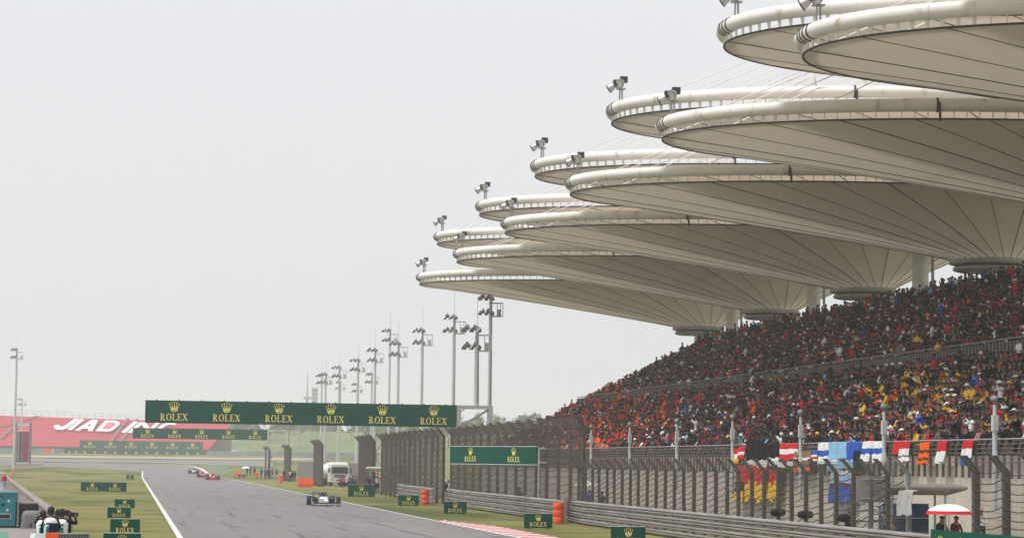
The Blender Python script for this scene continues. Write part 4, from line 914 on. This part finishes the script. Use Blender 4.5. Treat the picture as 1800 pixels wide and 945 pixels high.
RC = [(1289, 1303, 789, 815, [('red', 1), ('white', 1), ('yellow', 1)], 'red white and yellow shirt beside the long dark flag', 'shirt'),
 (1303, 1314, 784, 806, [('red', 1), ('white', .6), ('red', .8)], 'red shirt with a white band left of the black shirts', 'shirt'),
 (1297, 1313, 818, 880, [('red', 1.6), ('black', 1), ('yellow', 1)], 'long narrow red black and yellow flag hanging lowest', 'flag'),
 (1315, 1336, 779, 878, [('black', 3), ('white', .8), ('red', 3), ('yellow', 3.2)], 'first of three black red and yellow flags', 'flag'),
 (1336, 1353, 779, 880, [('black', 3), ('white', 1.2), ('red', 3), ('yellow', 3.2)], 'middle one of three black red and yellow flags', 'flag'),
 (1354, 1373, 779, 879, [('black', 2.6), ('white', 1.4), ('black', .6), ('red', 2.5), ('yellow', 3.2)], 'last of three black red and yellow flags, beside the red and white one', 'flag'),
 (1372, 1405, 780, 820, [('red', 1), ('white', 1), ('red', 1.3), ('black', .3), ('white', 1)], 'broad red and white flag with a black stripe', 'flag'),
 (1399, 1428, 793, 828, [('tan', 1.2), ('white', .5), ('tan', 1), ('brown', .5), ('orange', .8)], 'tan furry looking banner with an orange lower edge', 'flag'),
 (1430, 1441, 792, 825, [('blue', .6), ('white', .3), ('red', .4), ('white', .3), ('navy', 1.4)], 'narrow dark blue flag with red and white cross bars', 'flag'),
 (1441, 1459, 778, 815, [('white', 1), ('blue', .8), ('white', 1)], 'white flag with a blue band beside the pale blue shirts', 'flag'),
 (1459, 1474, 777, 826, [('pale blue', 3), ('white', .6), ('pale blue', 1)], 'pale blue shirt, first of the pale blue pair', 'shirt'),
 (1475, 1491, 777, 824, [('pale blue', 2), ('grey', .3), ('pale blue', 1)], 'pale blue shirt beside the deep blue shirts', 'shirt'),
 (1491, 1506, 777, 824, [('blue', 2), ('pale blue', 1)], 'blue shirt fading to pale blue at its hem', 'shirt'),
 (1506, 1519, 777, 822, [('blue', 1), ('navy', 2)], 'deep blue shirt next to the white flags with blue crosses', 'shirt'),
 (1464, 1502, 826, 882, [('white', .5), ('pale blue', 1), ('dark red', .4), ('blue', 2)], 'long blue cloth hanging low below the pale blue shirts', 'flag'),
 (1519, 1536, 776, 812, [('white', 1), ('blue', .9), ('white', 1.3)], 'white flag with a blue cross, left one of the pair', 'flag'),
 (1537, 1555, 776, 812, [('white', 1), ('blue', .9), ('white', 1.3)], 'white flag with a blue cross beside the speaker pole', 'flag'),
 (1574, 1588, 776, 798, [('red', 1)], 'plain red flag beside a red and white one', 'flag'),
 (1587, 1604, 776, 810, [('red', 1), ('white', 1), ('grey', .3), ('white', .6)], 'red flag with a white lower half and grey print', 'flag'),
 (1619, 1635, 778, 815, [('orange', 1), ('brown', .5), ('orange', .7), ('brown', .4), ('orange', .5)], 'orange flag with brown patches', 'flag'),
 (1652, 1667, 776, 813, [('red', 1), ('white', 1.2)], 'narrow flag, red above white', 'flag'),
 (1697, 1715, 774, 816, [('red', 1), ('white', 1.2), ('blue', .9)], 'red white and blue banded flag', 'flag')]
for i, (a, c, d, e, bands, lb, nm) in enumerate(RC): rail_cloth(a, c, d, e, bands, lb, nm, i)
D1, z1 = onX(1597, 862, 24.1); D2, _ = onX(1622, 862, 24.1); z0 = onX(1610, 905, 24.1)[1]
sheetcloth('tarpaulin', 'torn white tarpaulin caught on the near fence beside the end post', 'tarpaulin', 23.86, D1, D2, z0, z1, [('off white', 1)], amp=.06, seed=3)

# ------------------------------------------------------------------ people by the track
def P_(u, v, top, pose='stand', rz=PI, legs='navy', cap=None, lb='', sc=1.0, grp='people beside the track'):
    p = gnd(u, v); return person(pose, p, rz, top, legs, cap, lb, grp, sc=sc)
P_(7, 864.5, 'red', 'stand', .3, 'pale blue', 'yellow', 'person in a red top walking beside the pit wall')
P_(649, 868, 'black', 'stand_up', 2.6, 'black', 'black', 'camera operator in black under the pale shelter', 1.0)
P_(655, 866, 'blue', 'stand', 2.9, 'navy', None, 'person in blue beside the camera operator', .98)
P_(663, 867, 'white', 'stand_fold', 3.3, 'black', None, 'person in a white bib and black trousers by the shelter', 1.0)
P_(659, 865, 'navy', 'stand', 3.1, 'navy', None, 'person in navy half hidden between two others by the shelter')
P_(672, 866, 'red', 'stand', 3.6, 'red', 'white', 'marshal in red overalls with a white cap at the barrier end')
P_(577, 853, 'red', 'stand', 3.2, 'red', None, 'marshal in red overalls left of the truck cab')
P_(583, 853, 'navy', 'stand_fold', 3.0, 'navy', None, 'person in navy against the truck cab')
P_(514, 847, 'navy', 'stand_fold', 3.3, 'navy', None, 'marshal in navy right of the dark fence')
P_(511, 846, 'white', 'stand', 3.0, 'navy', None, 'person in a white top right of the dark fence'); P_(518, 846, 'charcoal', 'stand', 2.8, 'black', None, 'person in charcoal by the dark fence near the orange block')
far = [(459, 840, 'navy'), (466, 841, 'blue'), (470, 841, 'navy'), (474, 841, 'charcoal'), (479, 840, 'black'), (486, 840, 'red'), (499, 845, 'black'), (434, 836, 'charcoal'), (440, 836, 'grey'), (447, 837, 'dark red')]
for u, v, c in far: P_(u, v, c, random.choice(['stand', 'stand_fold']), random.uniform(2.6, 3.7), 'navy', None, 'marshal in %s beside the lattice gantry leg' % c, grp='marshals around the lattice gantry leg')
for u, D, c, cap, lb in ((1030, 149, 'dark red', 'yellow', 'person in dark red with a yellow cap in the fence gap'), (1036, 148, 'blue', None, 'person in blue in the fence gap'), (1203, 108, 'charcoal', None, 'person in charcoal crouching look behind the near fence'), (1058, 140, 'charcoal', 'black', 'person with a black cap behind the near fence start'), 
    (1725, 95, 'white', 'pink', 'person with a pink cap right of the umbrella'), (1494, 92, 'black', None, 'person in black between the long blue cloth and the scaffold'), (1562, 93, 'tan', None, 'person in tan beside the blue cabinet'), (912, 160, 'charcoal', None, 'person in charcoal behind the tall fence'), (783, 215, 'black', 'white', 'person in black with a white cap in the gap of the tall fences'), (788, 216, 'white', None, 'person in white in the gap of the tall fences')):
    X_ = onD(u, 860, D)[0]; person(random.choice(['stand', 'stand_fold', 'stand_rail']), (X_, D, 0), random.uniform(2.5, 3.9), c, 'navy', cap, lb, 'people behind the fences', sc=.95 if D != 108 else .8)
for u, c, lb, lb2 in ((1655, 'black', 'seated person in a black hat and black top under the red hemmed umbrella', 'low black stool under the person in black'), (1680, 'dark red', 'seated person in a black hat and dark red top under the red hemmed umbrella', 'low black stool under the person in dark red')):
    X_ = onD(u, 915, 97.5)[0]; person('seat', (X_, 97.5, .46), PI + .1, c, 'navy', 'black', lb, 'people behind the fences')
    t = thing('stool', lb2, 'stool', (X_, 97.4, 0)); b = MB(); b.box(-.2, .2, -.2, .2, .32, .36); b.build('seat', M_BLACK, t)
    for x in (-.17, .17):
        for y in (-.17, .17): b = MB(); b.tube([(x, y, 0), (x, y, .33)], .015, 5); b.build('leg', M_DARK, t)
# photographers by the pit barrier, seen from behind
for i, (u, v, c, pose, cap, lb) in enumerate(((76, 895, 'white', 'stand_up', 'brown', 'brown haired photographer in a white bib beside the covered equipment'), (90, 888, 'white', 'stand', None, 'tallest photographer in a white bib, dark bag on the back'), (102, 893, 'navy', 'stand_fold', None, 'photographer in navy behind two white bibs'), (109, 892, 'white', 'stand_up', None, 'photographer in a white bib with a green patch'), (118, 895, 'black', 'stand_up', 'black', 'photographer in black holding a camera at the barrier end'))):
    D = [76, 73, 77, 74, 75][i]; X_, zt = onD(u, v, D); bib = c == 'white'; c = 'black' if bib else c; o = person(pose, (X_, D, 0), .1 - .15*i, c, 'black', None if cap == 'brown' else cap, lb, 'photographers at the pit barrier', sc=zt/1.79)
    if bib:
        b = MB(); b.loft([[(rx*math.cos(q*PI/6), ry*math.sin(q*PI/6), z) for q in range(12)] for z, rx, ry in ((.95, .19, .145), (1.1, .195, .15), (1.3, .215, .155), (1.42, .20, .135), (1.455, .12, .09))], 0, caps=False); b.build('bib', CM['white'], o)
        b = MB(); b.box(-.12, .12, -.17, -.14, 1.0, 1.2); b.build('bib_patch', CM['teal'] if i < 2 else CM['green'], o)
        b = MB(); b.box(-.12, .12, -.17, -.145, 1.27, 1.31); b.build('bib_print', CM['charcoal'], o)
    if i == 1: b = MB(); b.box(-.02, .24, -.33, -.165, .82, 1.30); b.build('backpack', CM['navy'], o)
    if i in (3, 4): b = MB(); b.box(-.09, .09, .30, .40, 1.56, 1.70).lathe([(.05, .40), (.07, .62)], 10, 0, (0, 0, 1.63), 'y'); b.build('camera', M_BLACK, o)
# crowd control barrier and orange case below the photographers
X0_, _ = onD(97, 940, 72); X1_, _ = onD(131, 930, 72); t = thing('metal_barrier', 'low grey steel crowd barrier before the photographers', 'barrier', (X0_, 71.5, 0), .35)
wB = 1.0
for z in (.15, 1.05): b = MB(); b.tube([(0, 0, z), (wB, 0, z)], .025, 6); b.build('rail', M_GALV, t)
for k in range(13): b = MB(); b.tube([(wB*k/12, 0, .15), (wB*k/12, 0, 1.05)], .014 if k % 12 else .025, 5); b.build('bar', M_GALV, t)
b = MB(); b.box(.01, wB - .01, .02, .035, .17, 1.03); b.build('infill_panel', mat('infill', (.10, .13, .115), .7), t)
X_, z_ = onD(90, 940, 68); t = thing('orange_case', 'orange padded case below the photographers', 'case', (X_, 68, 0)); b = MB(); b.hexa([(-.2, 0, 0), (.2, 0, 0), (.2, .3, 0), (-.2, .3, 0)], [(-.2, 0, z_ + .05), (.18, 0, z_ + .07), (.18, .3, z_ + .07), (-.2, .3, z_ + .05)]); b.build('body', M_ORANGE, t); b = MB(); b.box(-.21, .21, -.012, .31, z_ - .25, z_ - .2); b.build('strap', M_BLACK, t)
# generator cabinet
p = gnd(10, 928); t = thing('generator', 'teal generator cabinet with vents and a white framed window', 'generator', (p.x - .9, p.y, 0)); tm = mat('teal_paint', (.015, .20, .235), .45, .08, 2)
w1 = 1.30
b = MB(); b.box(-1.6, w1, 0, 2.6, .12, 1.55); b.build('cabinet', tm, t); b = MB(); b.box(-1.64, w1 + .03, -.03, 2.63, 1.55, 1.61); b.build('lid', tm, t); b = MB(); b.box(-1.6, w1 - .02, .05, 2.5, 0, .12); b.build('base', M_BLACK, t)
for x, z, w, h in ((.55, 1.42, .34, .08), (.1, 1.2, .2, .1), (.75, 1.05, .16, .11), (.1, .85, .2, .1)): b = MB(); b.box(x - w/2, x + w/2, -.015, .01, z - h/2, z + h/2); b.build('vent', M_BLACK, t)
for x, z in ((1.0, 1.22), (.95, .82)): b = MB(); b.lathe([(.06, -.02), (.06, .0)], 12, 0, (x, 0, z), 'y'); b.build('gauge', M_WHITE, t)
b = MB(); b.box(.05, 1.12, -.02, .01, .42, .66); wf = b.build('window_frame', M_WHITE, t)
for x in (.08, .62): b = MB(); b.box(x, x + .46, -.03, -.005, .45, .63); b.build('pane', M_BLACK, wf)
xx = p.x + .42
t = thing('dark_crate', 'long black crate with a pale lid behind the grey tarpaulin', 'crate', (xx + .1, p.y + .3, 0)); b = MB(); b.box(0, 1.0, 0, 1.6, 0, 1.1); b.build('body', mat('crate_black', (.02, .02, .025), .6), t); b = MB(); b.box(-.02, 1.02, -.02, 1.62, 1.1, 1.17); b.build('lid', mat('crate_lid', (.28, .26, .25), .6), t)
t = thing('covered_equipment', 'grey tarpaulin over equipment beside the teal generator', 'tarpaulin', (xx + .25, p.y - .9, 0)); b = MB(); rg = random.Random(4); rings = []
for z, k in ((0, 1.05), (.3, 1.0), (.6, .94), (.74, .85), (.80, .6)): rings.append([((.5 + .47*k*c*(1 + rg.uniform(-.05, .05))), .4 + .42*k*d*(1 + rg.uniform(-.05, .05)), z + rg.uniform(-.02, .02)) for c, d in ((-1, -1), (-.5, -1.04), (0, -1), (.5, -1.04), (1, -1), (1.03, 0), (1, 1), (0, 1), (-1, 1), (-1.03, 0))])
b.loft(rings, 0); b.build('cover', mat('tarp_grey', (.17, .17, .17), .6, .2, 3), t); b = MB(); b.box(.42, .50, -.05, -.02, .1, .25); b.build('tag', M_BLACK, t)
t = thing('case', 'white cased equipment beside the orange case', 'case', (onD(66, 940, 66)[0], 66, 0), .5); b = MB(); b.hexa([(-.2, -.2, 0), (.2, -.2, 0), (.2, .2, 0), (-.2, .2, 0)], [(-.14, -.1, onD(66, 937, 66)[1]), (.14, -.16, onD(66, 937, 66)[1] + .02), (.14, .12, onD(66, 937, 66)[1]), (-.14, .12, onD(66, 937, 66)[1])]); b.build('body', CM['white'], t); b = MB(); b.box(-.2, .2, -.21, -.18, .5, .6); b.build('strap', M_BLACK, t)
t = thing('marker_cone', 'orange marker cone where the pit wall begins', 'cone', gnd(22, 834)); b = MB(); b.lathe([(.3, .06), (.2, .3), (.06, .85)], 12); b.build('cone', M_ORANGE, t); b = MB(); b.box(-.34, .34, -.34, .34, 0, .06); b.build('base', M_BLACK, t)
# timing tower
DT = 545; xa, z0_ = onD(26, 824, DT); xb, _ = onD(52, 824, DT); zt_ = onD(38, 743, DT)[1]; z0_ = terr(DT); Ht = zt_ - z0_; wT = xb - xa
t = thing('timing_tower', 'tall timing tower with a dark red display between grey posts', 'timing tower', (xa, DT, z0_))
for x in (0, wT): b = MB(); b.box(x - .22, x + .22, -.2, .2, 0, Ht); b.build('post', mat('tower_post', (.12, .14, .17), .5), t)
b = MB(); b.box(.24, wT - .24, -.1, .1, Ht*.92, Ht); b.build('header', M_WHITE, t); b = MB(); b.box(.3, wT*.42, -.12, .1, .8, Ht*.8); b.build('number_column', mat('screen_navy', (.015, .02, .05), .4), t)
b = MB(); b.box(wT*.44, wT - .3, -.12, .1, .8, Ht*.8); b.build('display', mat('screen_red', (.22, .01, .03), .4), t)
for k in range(13): b = MB(); b.box(wT*.16, wT*.26, -.15, -.12, 1.2 + k*.5, 1.42 + k*.5); b.build('position_mark', M_WHITE, t)
b = MB(); b.box(.2, wT + 2.8, -.6, .6, 0, .45); b.build('plinth', M_GALV, t)

# ------------------------------------------------------------------ far red stand, green screen, tyre wall
DS = 835.0
def on_slope(u, v, z0, k):      # plane through (DS, z0) rising k per metre back
    d = ray(u, v); t = (z0 - k*DS - CH)/(d[2] - k); return Vector((d[0]*t, t, CH + d[2]*t))
K_ = .5; ZS = onD(150, 785, DS)[1]
t = thing('far_grandstand', 'far red seated grandstand lettered JIADING beyond the bend', 'grandstand', (0, DS, TZ)); o_ = Vector((0, DS, TZ))
mred = two_tone('red_seats_hazed', (.62, .13, .17), (.70, .16, .20), .5, .3, .7, (1, 3, 3), .7)  # seat red lightened to pink, part of the distance haze is in this colour
TL, TR, BL, BR = [on_slope(*p, ZS, K_) for p in ((-90, 727), (408, 743), (-90, 781), (366, 789))]
b = MB(); nr = 22
for i in range(nr):
    a0, a1 = BL.lerp(TL, i/nr) - o_, BR.lerp(TR, i/nr) - o_; c0, c1 = BL.lerp(TL, (i + 1)/nr) - o_, BR.lerp(TR, (i + 1)/nr) - o_
    m0, m1 = Vector((c0.x, c0.y, a0.z)), Vector((c1.x, c1.y, a1.z)); b.quad(a0, a1, m1, m0); b.quad(m0, m1, c1, c0)
b.build('seat_rows', mred, t)
b = MB(); q = [TL - o_, TR - o_]; b.hexa([Vector((q[0].x, q[0].y + .3, 0)), Vector((q[1].x, q[1].y + .3, 0)), Vector((q[1].x, q[1].y + 1, 0)), Vector((q[0].x, q[0].y + 1, 0))], [Vector((q[0].x, q[0].y + .3, q[0].z)), Vector((q[1].x, q[1].y + .3, q[1].z)), Vector((q[1].x, q[1].y + 1, q[1].z)), Vector((q[0].x, q[0].y + 1, q[0].z))]); b.build('back_wall', M_CONC, t)
e0, e1 = BL - o_, BR - o_; b = MB(); b.hexa([Vector((e0.x, e0.y - .4, -1)), Vector((e1.x, e1.y - .4, -1)), Vector((e1.x, e1.y, -1)), Vector((e0.x, e0.y, -1))], [Vector((e0.x, e0.y - .4, e0.z)), Vector((e1.x, e1.y - .4, e1.z)), Vector((e1.x, e1.y, e1.z)), Vector((e0.x, e0.y, e0.z))]); b.build('front_wall', mat('stand_front', (.10, .11, .13), .8), t)
lift = Vector((0, -.25, .35))
for (p0, p1) in (((67, 733), (0, 752)), ((22, 753), (0, 772)), ((225, 737), (190, 783)), ((241, 738), (206, 784))):
    a0, a1 = on_slope(*p0, ZS, K_) - o_ + lift, on_slope(*p1, ZS, K_) - o_ + lift; b = MB(); b.hexa([a1 + Vector((-.5, 0, 0)), a1 + Vector((.5, 0, 0)), a0 + Vector((.5, 0, 0)), a0 + Vector((-.5, 0, 0))], [a1 + Vector((-.5, 0, .2)), a1 + Vector((.5, 0, .2)), a0 + Vector((.5, 0, .2)), a0 + Vector((-.5, 0, .2))]); b.build('aisle', mat('aisle', (.26, .12, .13), .8), t)
# letters as white seats; strokes are drawn on the seat slope
def stroke(poly):
    b = MB(); P = [on_slope(*p, ZS, K_) - o_ + lift*1.6 for p in poly]; n = len(P); b.add(P + [p + Vector((0, -.1, .12)) for p in P], [tuple(range(n))[::-1], tuple(range(n, 2*n))] + [(i, (i + 1) % n, n + (i + 1) % n, n + i) for i in range(n)]); return b
Z7 = lambda L: [(x/6.75, 690 + y/6.75) for x, y in L]
J = [[(880, 330), (940, 332), (800, 440), (735, 462), (665, 455), (637, 430), (650, 402), (705, 405), (712, 425), (765, 415)]]
I1 = [[(955, 333), (1000, 338), (850, 462), (800, 458)]]
A_ = [[(1090, 342), (1165, 346), (1095, 475), (1042, 472), (1085, 380), (942, 468), (885, 465)], [(1010, 418), (1075, 420), (1062, 448), (975, 444)]]
D_ = [[(1250, 350), (1385, 354), (1425, 378), (1405, 410), (1330, 470), (1270, 480), (1130, 474)], ]
D2 = [[(1275, 378), (1350, 380), (1370, 395), (1295, 450), (1215, 450)]]
I2 = [[(1590, 362), (1640, 366), (1490, 494), (1435, 490)]]
N_ = [[(1660, 368), (1710, 370), (1560, 494), (1512, 494)], [(1660, 368), (1722, 370), (1800, 470), (1740, 480)], [(1850, 372), (1900, 374), (1790, 482), (1742, 480)]]
G_ = [[(1930, 392), (2010, 372), (2085, 380), (2078, 402), (2010, 396), (1960, 412), (1900, 460), (1960, 468), (1990, 450), (2030, 452), (1985, 488), (1880, 490), (1840, 462)]]
lw = mat('white_seats', (.80, .78, .78), .6, .05, 2)
for ch, polys in (('J', J), ('I', I1), ('A', A_), ('D', D_), ('I', I2), ('N', N_), ('G', G_)):
    for pl in polys: stroke(Z7(pl)).build('letter', lw, t)
bb = stroke(Z7(D2[0])).build('letter_counter', mred, t); bb.location = (0, -.15, .2)
for k in range(38):
    q = TL.lerp(TR, k/37) - o_; b = MB(); b.box(q.x - .05, q.x + .05, q.y + .2, q.y + .3, q.z, q.z + 1.9); b.build('rail_post', M_GALV, t)
for hh in (1.0, 1.85): b = MB(); b.tube([TL - o_ + Vector((0, .25, hh)), TR - o_ + Vector((0, .25, hh))], .05, 4); b.build('top_rail', M_GALV, t)
# green screen before it
DG = 806; x0_, z1_ = onD(140, 773, DG); x1_, _ = onD(357, 776, DG); zb1 = onD(250, 796.5, DG)[1]; t = thing('advertising_screen', 'long green crown screen before the far red stand', 'sign', (x0_, DG, TZ)); wS = x1_ - x0_; hS = z1_ - TZ
b = MB(); b.box(0, wS, -.1, .1, 0, hS); b.build('panel', mat('screen_teal', (.006, .10, .075), .6, .1, .3), t)
for k in range(6): place(ME_TXT, 'lettering', t, (wS*(k + .5)/6, -.15, hS*.45), 0, .75); place(ME_CRN, 'crown_emblem', t, (wS*(k + .5)/6, -.15, hS*.66), 0, 1.1)
for k in range(12): place(ME_CRN, 'crown_emblem', t, (wS*(k + .5)/12, -.15, .12), 0, .75)
x2_, _ = onD(105, 785, DG); b = MB(); b.box(x2_ - x0_, -.02, -.1, .1, 0, hS*.42); b.build('side_panel', MATS['screen_teal'], t)
for k in range(3): place(ME_CRN, 'crown_emblem', t, ((x2_ - x0_)*(k + .5)/3, -.15, .12), 0, .7)
tw = mat('tyre_wall_blue', (.26, .33, .36), .7, .15, .4); t = thing('tyre_wall', 'pale blue grey barrier wall along the far run-off', 'wall', (0, 804, TZ))
for i in range(64):
    xw = -45 + i*3; 
    if not (x2_ - 1.5 < xw < x1_ + 1.0): b = MB(); b.box(xw, xw + 2.95, -.3, .3, 0, 1.35); b.build('wall_block', tw, t)
xo, _ = onD(84, 792, 800); t = thing('water_barrier', 'far orange barrier before the red stand', 'plastic barrier', (xo, 800, TZ)); b = MB(); b.hexa([(-1.2, 0, 0), (1.2, 0, 0), (1.2, .8, 0), (-1.2, .8, 0)], [(-1.1, .1, 1.5), (1.1, .1, 1.5), (1.1, .7, 1.5), (-1.1, .7, 1.5)]); b.build('body', M_ORANGE, t); b = MB(); b.box(1.3, 1.8, 0, .4, 0, 1.4); b.build('side_post', M_PALE, t)

# ------------------------------------------------------------------ embankment, trees, far skyline
b = MB(); prof = [(34, 0), (42, 1.2), (55, 4.5), (75, 7.5), (120, 9), (420, 9)]; n = len(prof); ysb = [268, 300, 380, 480, 800]
v = []
for y in ysb:
    for x, z in prof: v.append((x + (18 if y > 400 else 0) + (20 if y > 700 else 0), y, terr(y) - .3 + z*min(1, (y - 268)/60 + .05)))
b.add(v, [(j*n + i, j*n + i + 1, (j + 1)*n + i + 1, (j + 1)*n + i) for j in range(len(ysb) - 1) for i in range(n - 1)], 0, True); struct(b.build('embankment', M_BANK))
b = MB(); v = []
for y, z in ((815, 0), (850, 3.5), (900, 8), (1000, 11), (1500, 12)):
    for x in (38, 60, 120, 240, 500): v.append((x, y, TZ - .3 + z*min(1, (x - 30)/30)))
b.add(v, [(j*5 + i, j*5 + i + 1, (j + 1)*5 + i + 1, (j + 1)*5 + i) for j in range(4) for i in range(4)], 0, True); struct(b.build('far_bank', M_BANK))
# people on the embankment behind the fences
cl = ['white', 'navy', 'red', 'black', 'blue', 'grey', 'dark red', 'pale blue', 'orange', 'charcoal']
for i in range(46):
    u = random.uniform(598, 690); D = random.uniform(300, 375); v_ = random.uniform(796, 822); X_ = onD(u, 806, D)[0]
    xs_ = [p[0] for p in prof]; z = np.interp(X_, xs_, [p[1] for p in prof])*min(1, (D - 268)/60 + .05) - .3; c = random.choice(cl)
    person(random.choice(['stand', 'stand_fold', 'stand_up']), (X_, D, z - .02), random.uniform(2.2, 4), c, 'navy', random.choice([None, None, 'white', 'red']), 'onlooker in %s on the grass bank behind the truck' % c, 'onlookers on the grass bank')
# trees
def tree_mesh(h, seed, leaf):
    rg = random.Random(seed); tr = MB(); cr = MB(); tips = []
    def grow(p, d, L, r, depth):
        q = p + d*L; tr.tube([p, p.lerp(q, .5) + Vector((rg.uniform(-.1, .1), rg.uniform(-.1, .1), 0))*L*.3, q], [r, r*.8, r*.6], 5)
        if depth == 0: tips.append((q, L)); return
        for k in range(rg.choice([2, 3, 3])):
            e = (d + Vector((rg.uniform(-.8, .8), rg.uniform(-.8, .8), rg.uniform(-.1, .5)))).normalized(); grow(q, e, L*rg.uniform(.6, .85), r*.58, depth - 1)
        tips.append((q, L))
    grow(Vector((0, 0, 0)), Vector((rg.uniform(-.06, .06), 0, 1)), h*.3, h*.022, 4)
    for q, L in tips:
        for k in range(leaf):
            c = q + Vector((rg.gauss(0, 1), rg.gauss(0, 1), rg.gauss(0, .8)))*L*.5; s = rg.uniform(.10, .22); a = Vector((rg.uniform(-1, 1), rg.uniform(-1, 1), rg.uniform(-1, 1))).normalized(); e = a.cross(Vector((.3, .5, .8))).normalized()
            cr.quad(c - a*s, c + e*s*.6, c + a*s, c - e*s*.6)
    return tr.mesh('trunk', mat('bark', (.14, .115, .095), .9)), cr.mesh('crown', mat('spring_leaf', (.13, .155, .06), .8, .3, 1.2))
TM = [tree_mesh(8, s, l) for s, l in ((1, 9), (2, 14), (3, 5), (4, 12))]
def tree(X, D, z, sc, k, label): 
    t = thing('tree', label, 'tree', (X, D, z), random.uniform(0, 6), 'trees beyond the circuit'); t.scale = (sc, sc, sc*random.uniform(.9, 1.15)); place(TM[k][0], 'trunk', t); place(TM[k][1], 'crown', t)
i = 0
for u in list(np.linspace(408, 985, 62)) + [2, 10, 55, 62]:
    D = random.uniform(850, 1050) if u < 560 else (random.uniform(620, 800) if u > 640 else random.uniform(820, 1000)); X_ = onD(u + random.uniform(-5, 5), 800, D)[0]
    zb0 = TZ + (8 if D > 815 else 0) if X_ > 40 else TZ
    if D < 800: zb0 = terr(D) + np.interp(X_ - 30, [p[0] for p in prof], [p[1] for p in prof]) - .6
    top = onD(u, random.uniform(716, 748) if u > 420 else 720, D)[1]; k = i % 4
    if D > 815 and u > 100: zb0 = TZ + np.interp(D, [815, 850, 900, 1000, 1500], [0, 3.5, 8, 11, 12]) - .6
    if u < 100: zb0 = TZ; D = 900
    sc = max(.5, (top - zb0)/8.6)
    tree(X_, D, zb0, sc, k, ['leafy', 'full crowned leafy', 'nearly bare', 'rounded leafy'][k] + (' tree behind the red stand' if u < 100 else ' tree on the far bank beyond the masts' if u < 640 else ' tree behind the tall catch fences')); i += 1
# a far wood as one mass of leaf clumps
b = MB(); rg = random.Random(9)
for _ in range(14000):
    D = rg.uniform(960, 1180); u = rg.uniform(355, 1000); X_ = onD(u, 800, D)[0]; zb0 = TZ + 10; hmax = 6.5 + 2.5*math.sin(u*.05) + 2*math.sin(u*.13 + 1); z = zb0 - 2 + rg.random()**.7*hmax; s = rg.uniform(.3, .8); a = Vector((rg.uniform(-1, 1), rg.uniform(-1, 1), rg.uniform(-1, 1))).normalized(); e = a.cross(Vector((.3, .5, .8))).normalized(); c = Vector((X_, D, z)); b.quad(c - a*s, c + e*s, c + a*s, c - e*s)
tag(b.build('far_wood', MATS['spring_leaf']), 'hazy belt of woodland along the far bank', 'wood', kind='stuff')
# skyline
DB = 1900; xa, z1 = onD(541, 652, DB); t = thing('broadcast_tower', 'slim hazy tower with rings on the horizon', 'tower', (xa, DB, TZ)); hh = z1 - TZ
b = MB(); b.tube([(0, 0, 0), (0, 0, hh*.55), (0, 0, hh*.75), (0, 0, hh)], [2.2, 1.6, .7, .15], 8); b.build('shaft', mat('tower_grey', (.2, .23, .28), .6), t)
for f_ in (.45, .58, .68): b = MB(); b.lathe([(2.6, hh*f_), (3.2, hh*f_ + 1), (2.6, hh*f_ + 2)], 12); b.build('ring_deck', MATS['tower_grey'], t)
xa, z1 = onD(549, 681, DB); xb, _ = onD(559, 681, DB); t = thing('tower_block', 'hazy tower block beside the slim tower on the horizon', 'building', (xa, DB, TZ)); hh = z1 - TZ; wB_ = xb - xa
b = MB(); b.box(0, wB_, 0, 6, 0, hh); b.build('wall', mat('block_grey', (.30, .33, .38), .7), t)
for k in range(12): b = MB(); b.box(.25, wB_ - .25, -.15, 0, hh - 2.5 - k*3, hh - 1.2 - k*3); b.build('window', M_GLASS, t)

# ------------------------------------------------------------------ haze: even air round everything
b = MB(); b.box(-1520, 1520, -320, 2620, -1.5, 62); m = bpy.data.materials.new('haze_air'); m.use_nodes = True; n = m.node_tree; n.nodes.remove(n.nodes['Principled BSDF'])
pv_ = n.nodes.new('ShaderNodeVolumePrincipled'); pv_.inputs['Color'].default_value = (1, 1, 1, 1); pv_.inputs['Density'].default_value = .00036; pv_.inputs['Anisotropy'].default_value = .1
n.links.new(pv_.outputs[0], n.nodes['Material Output'].inputs['Volume']); tag(b.build('haze', m), 'pale even haze filling the air over the circuit', 'haze', kind='stuff')
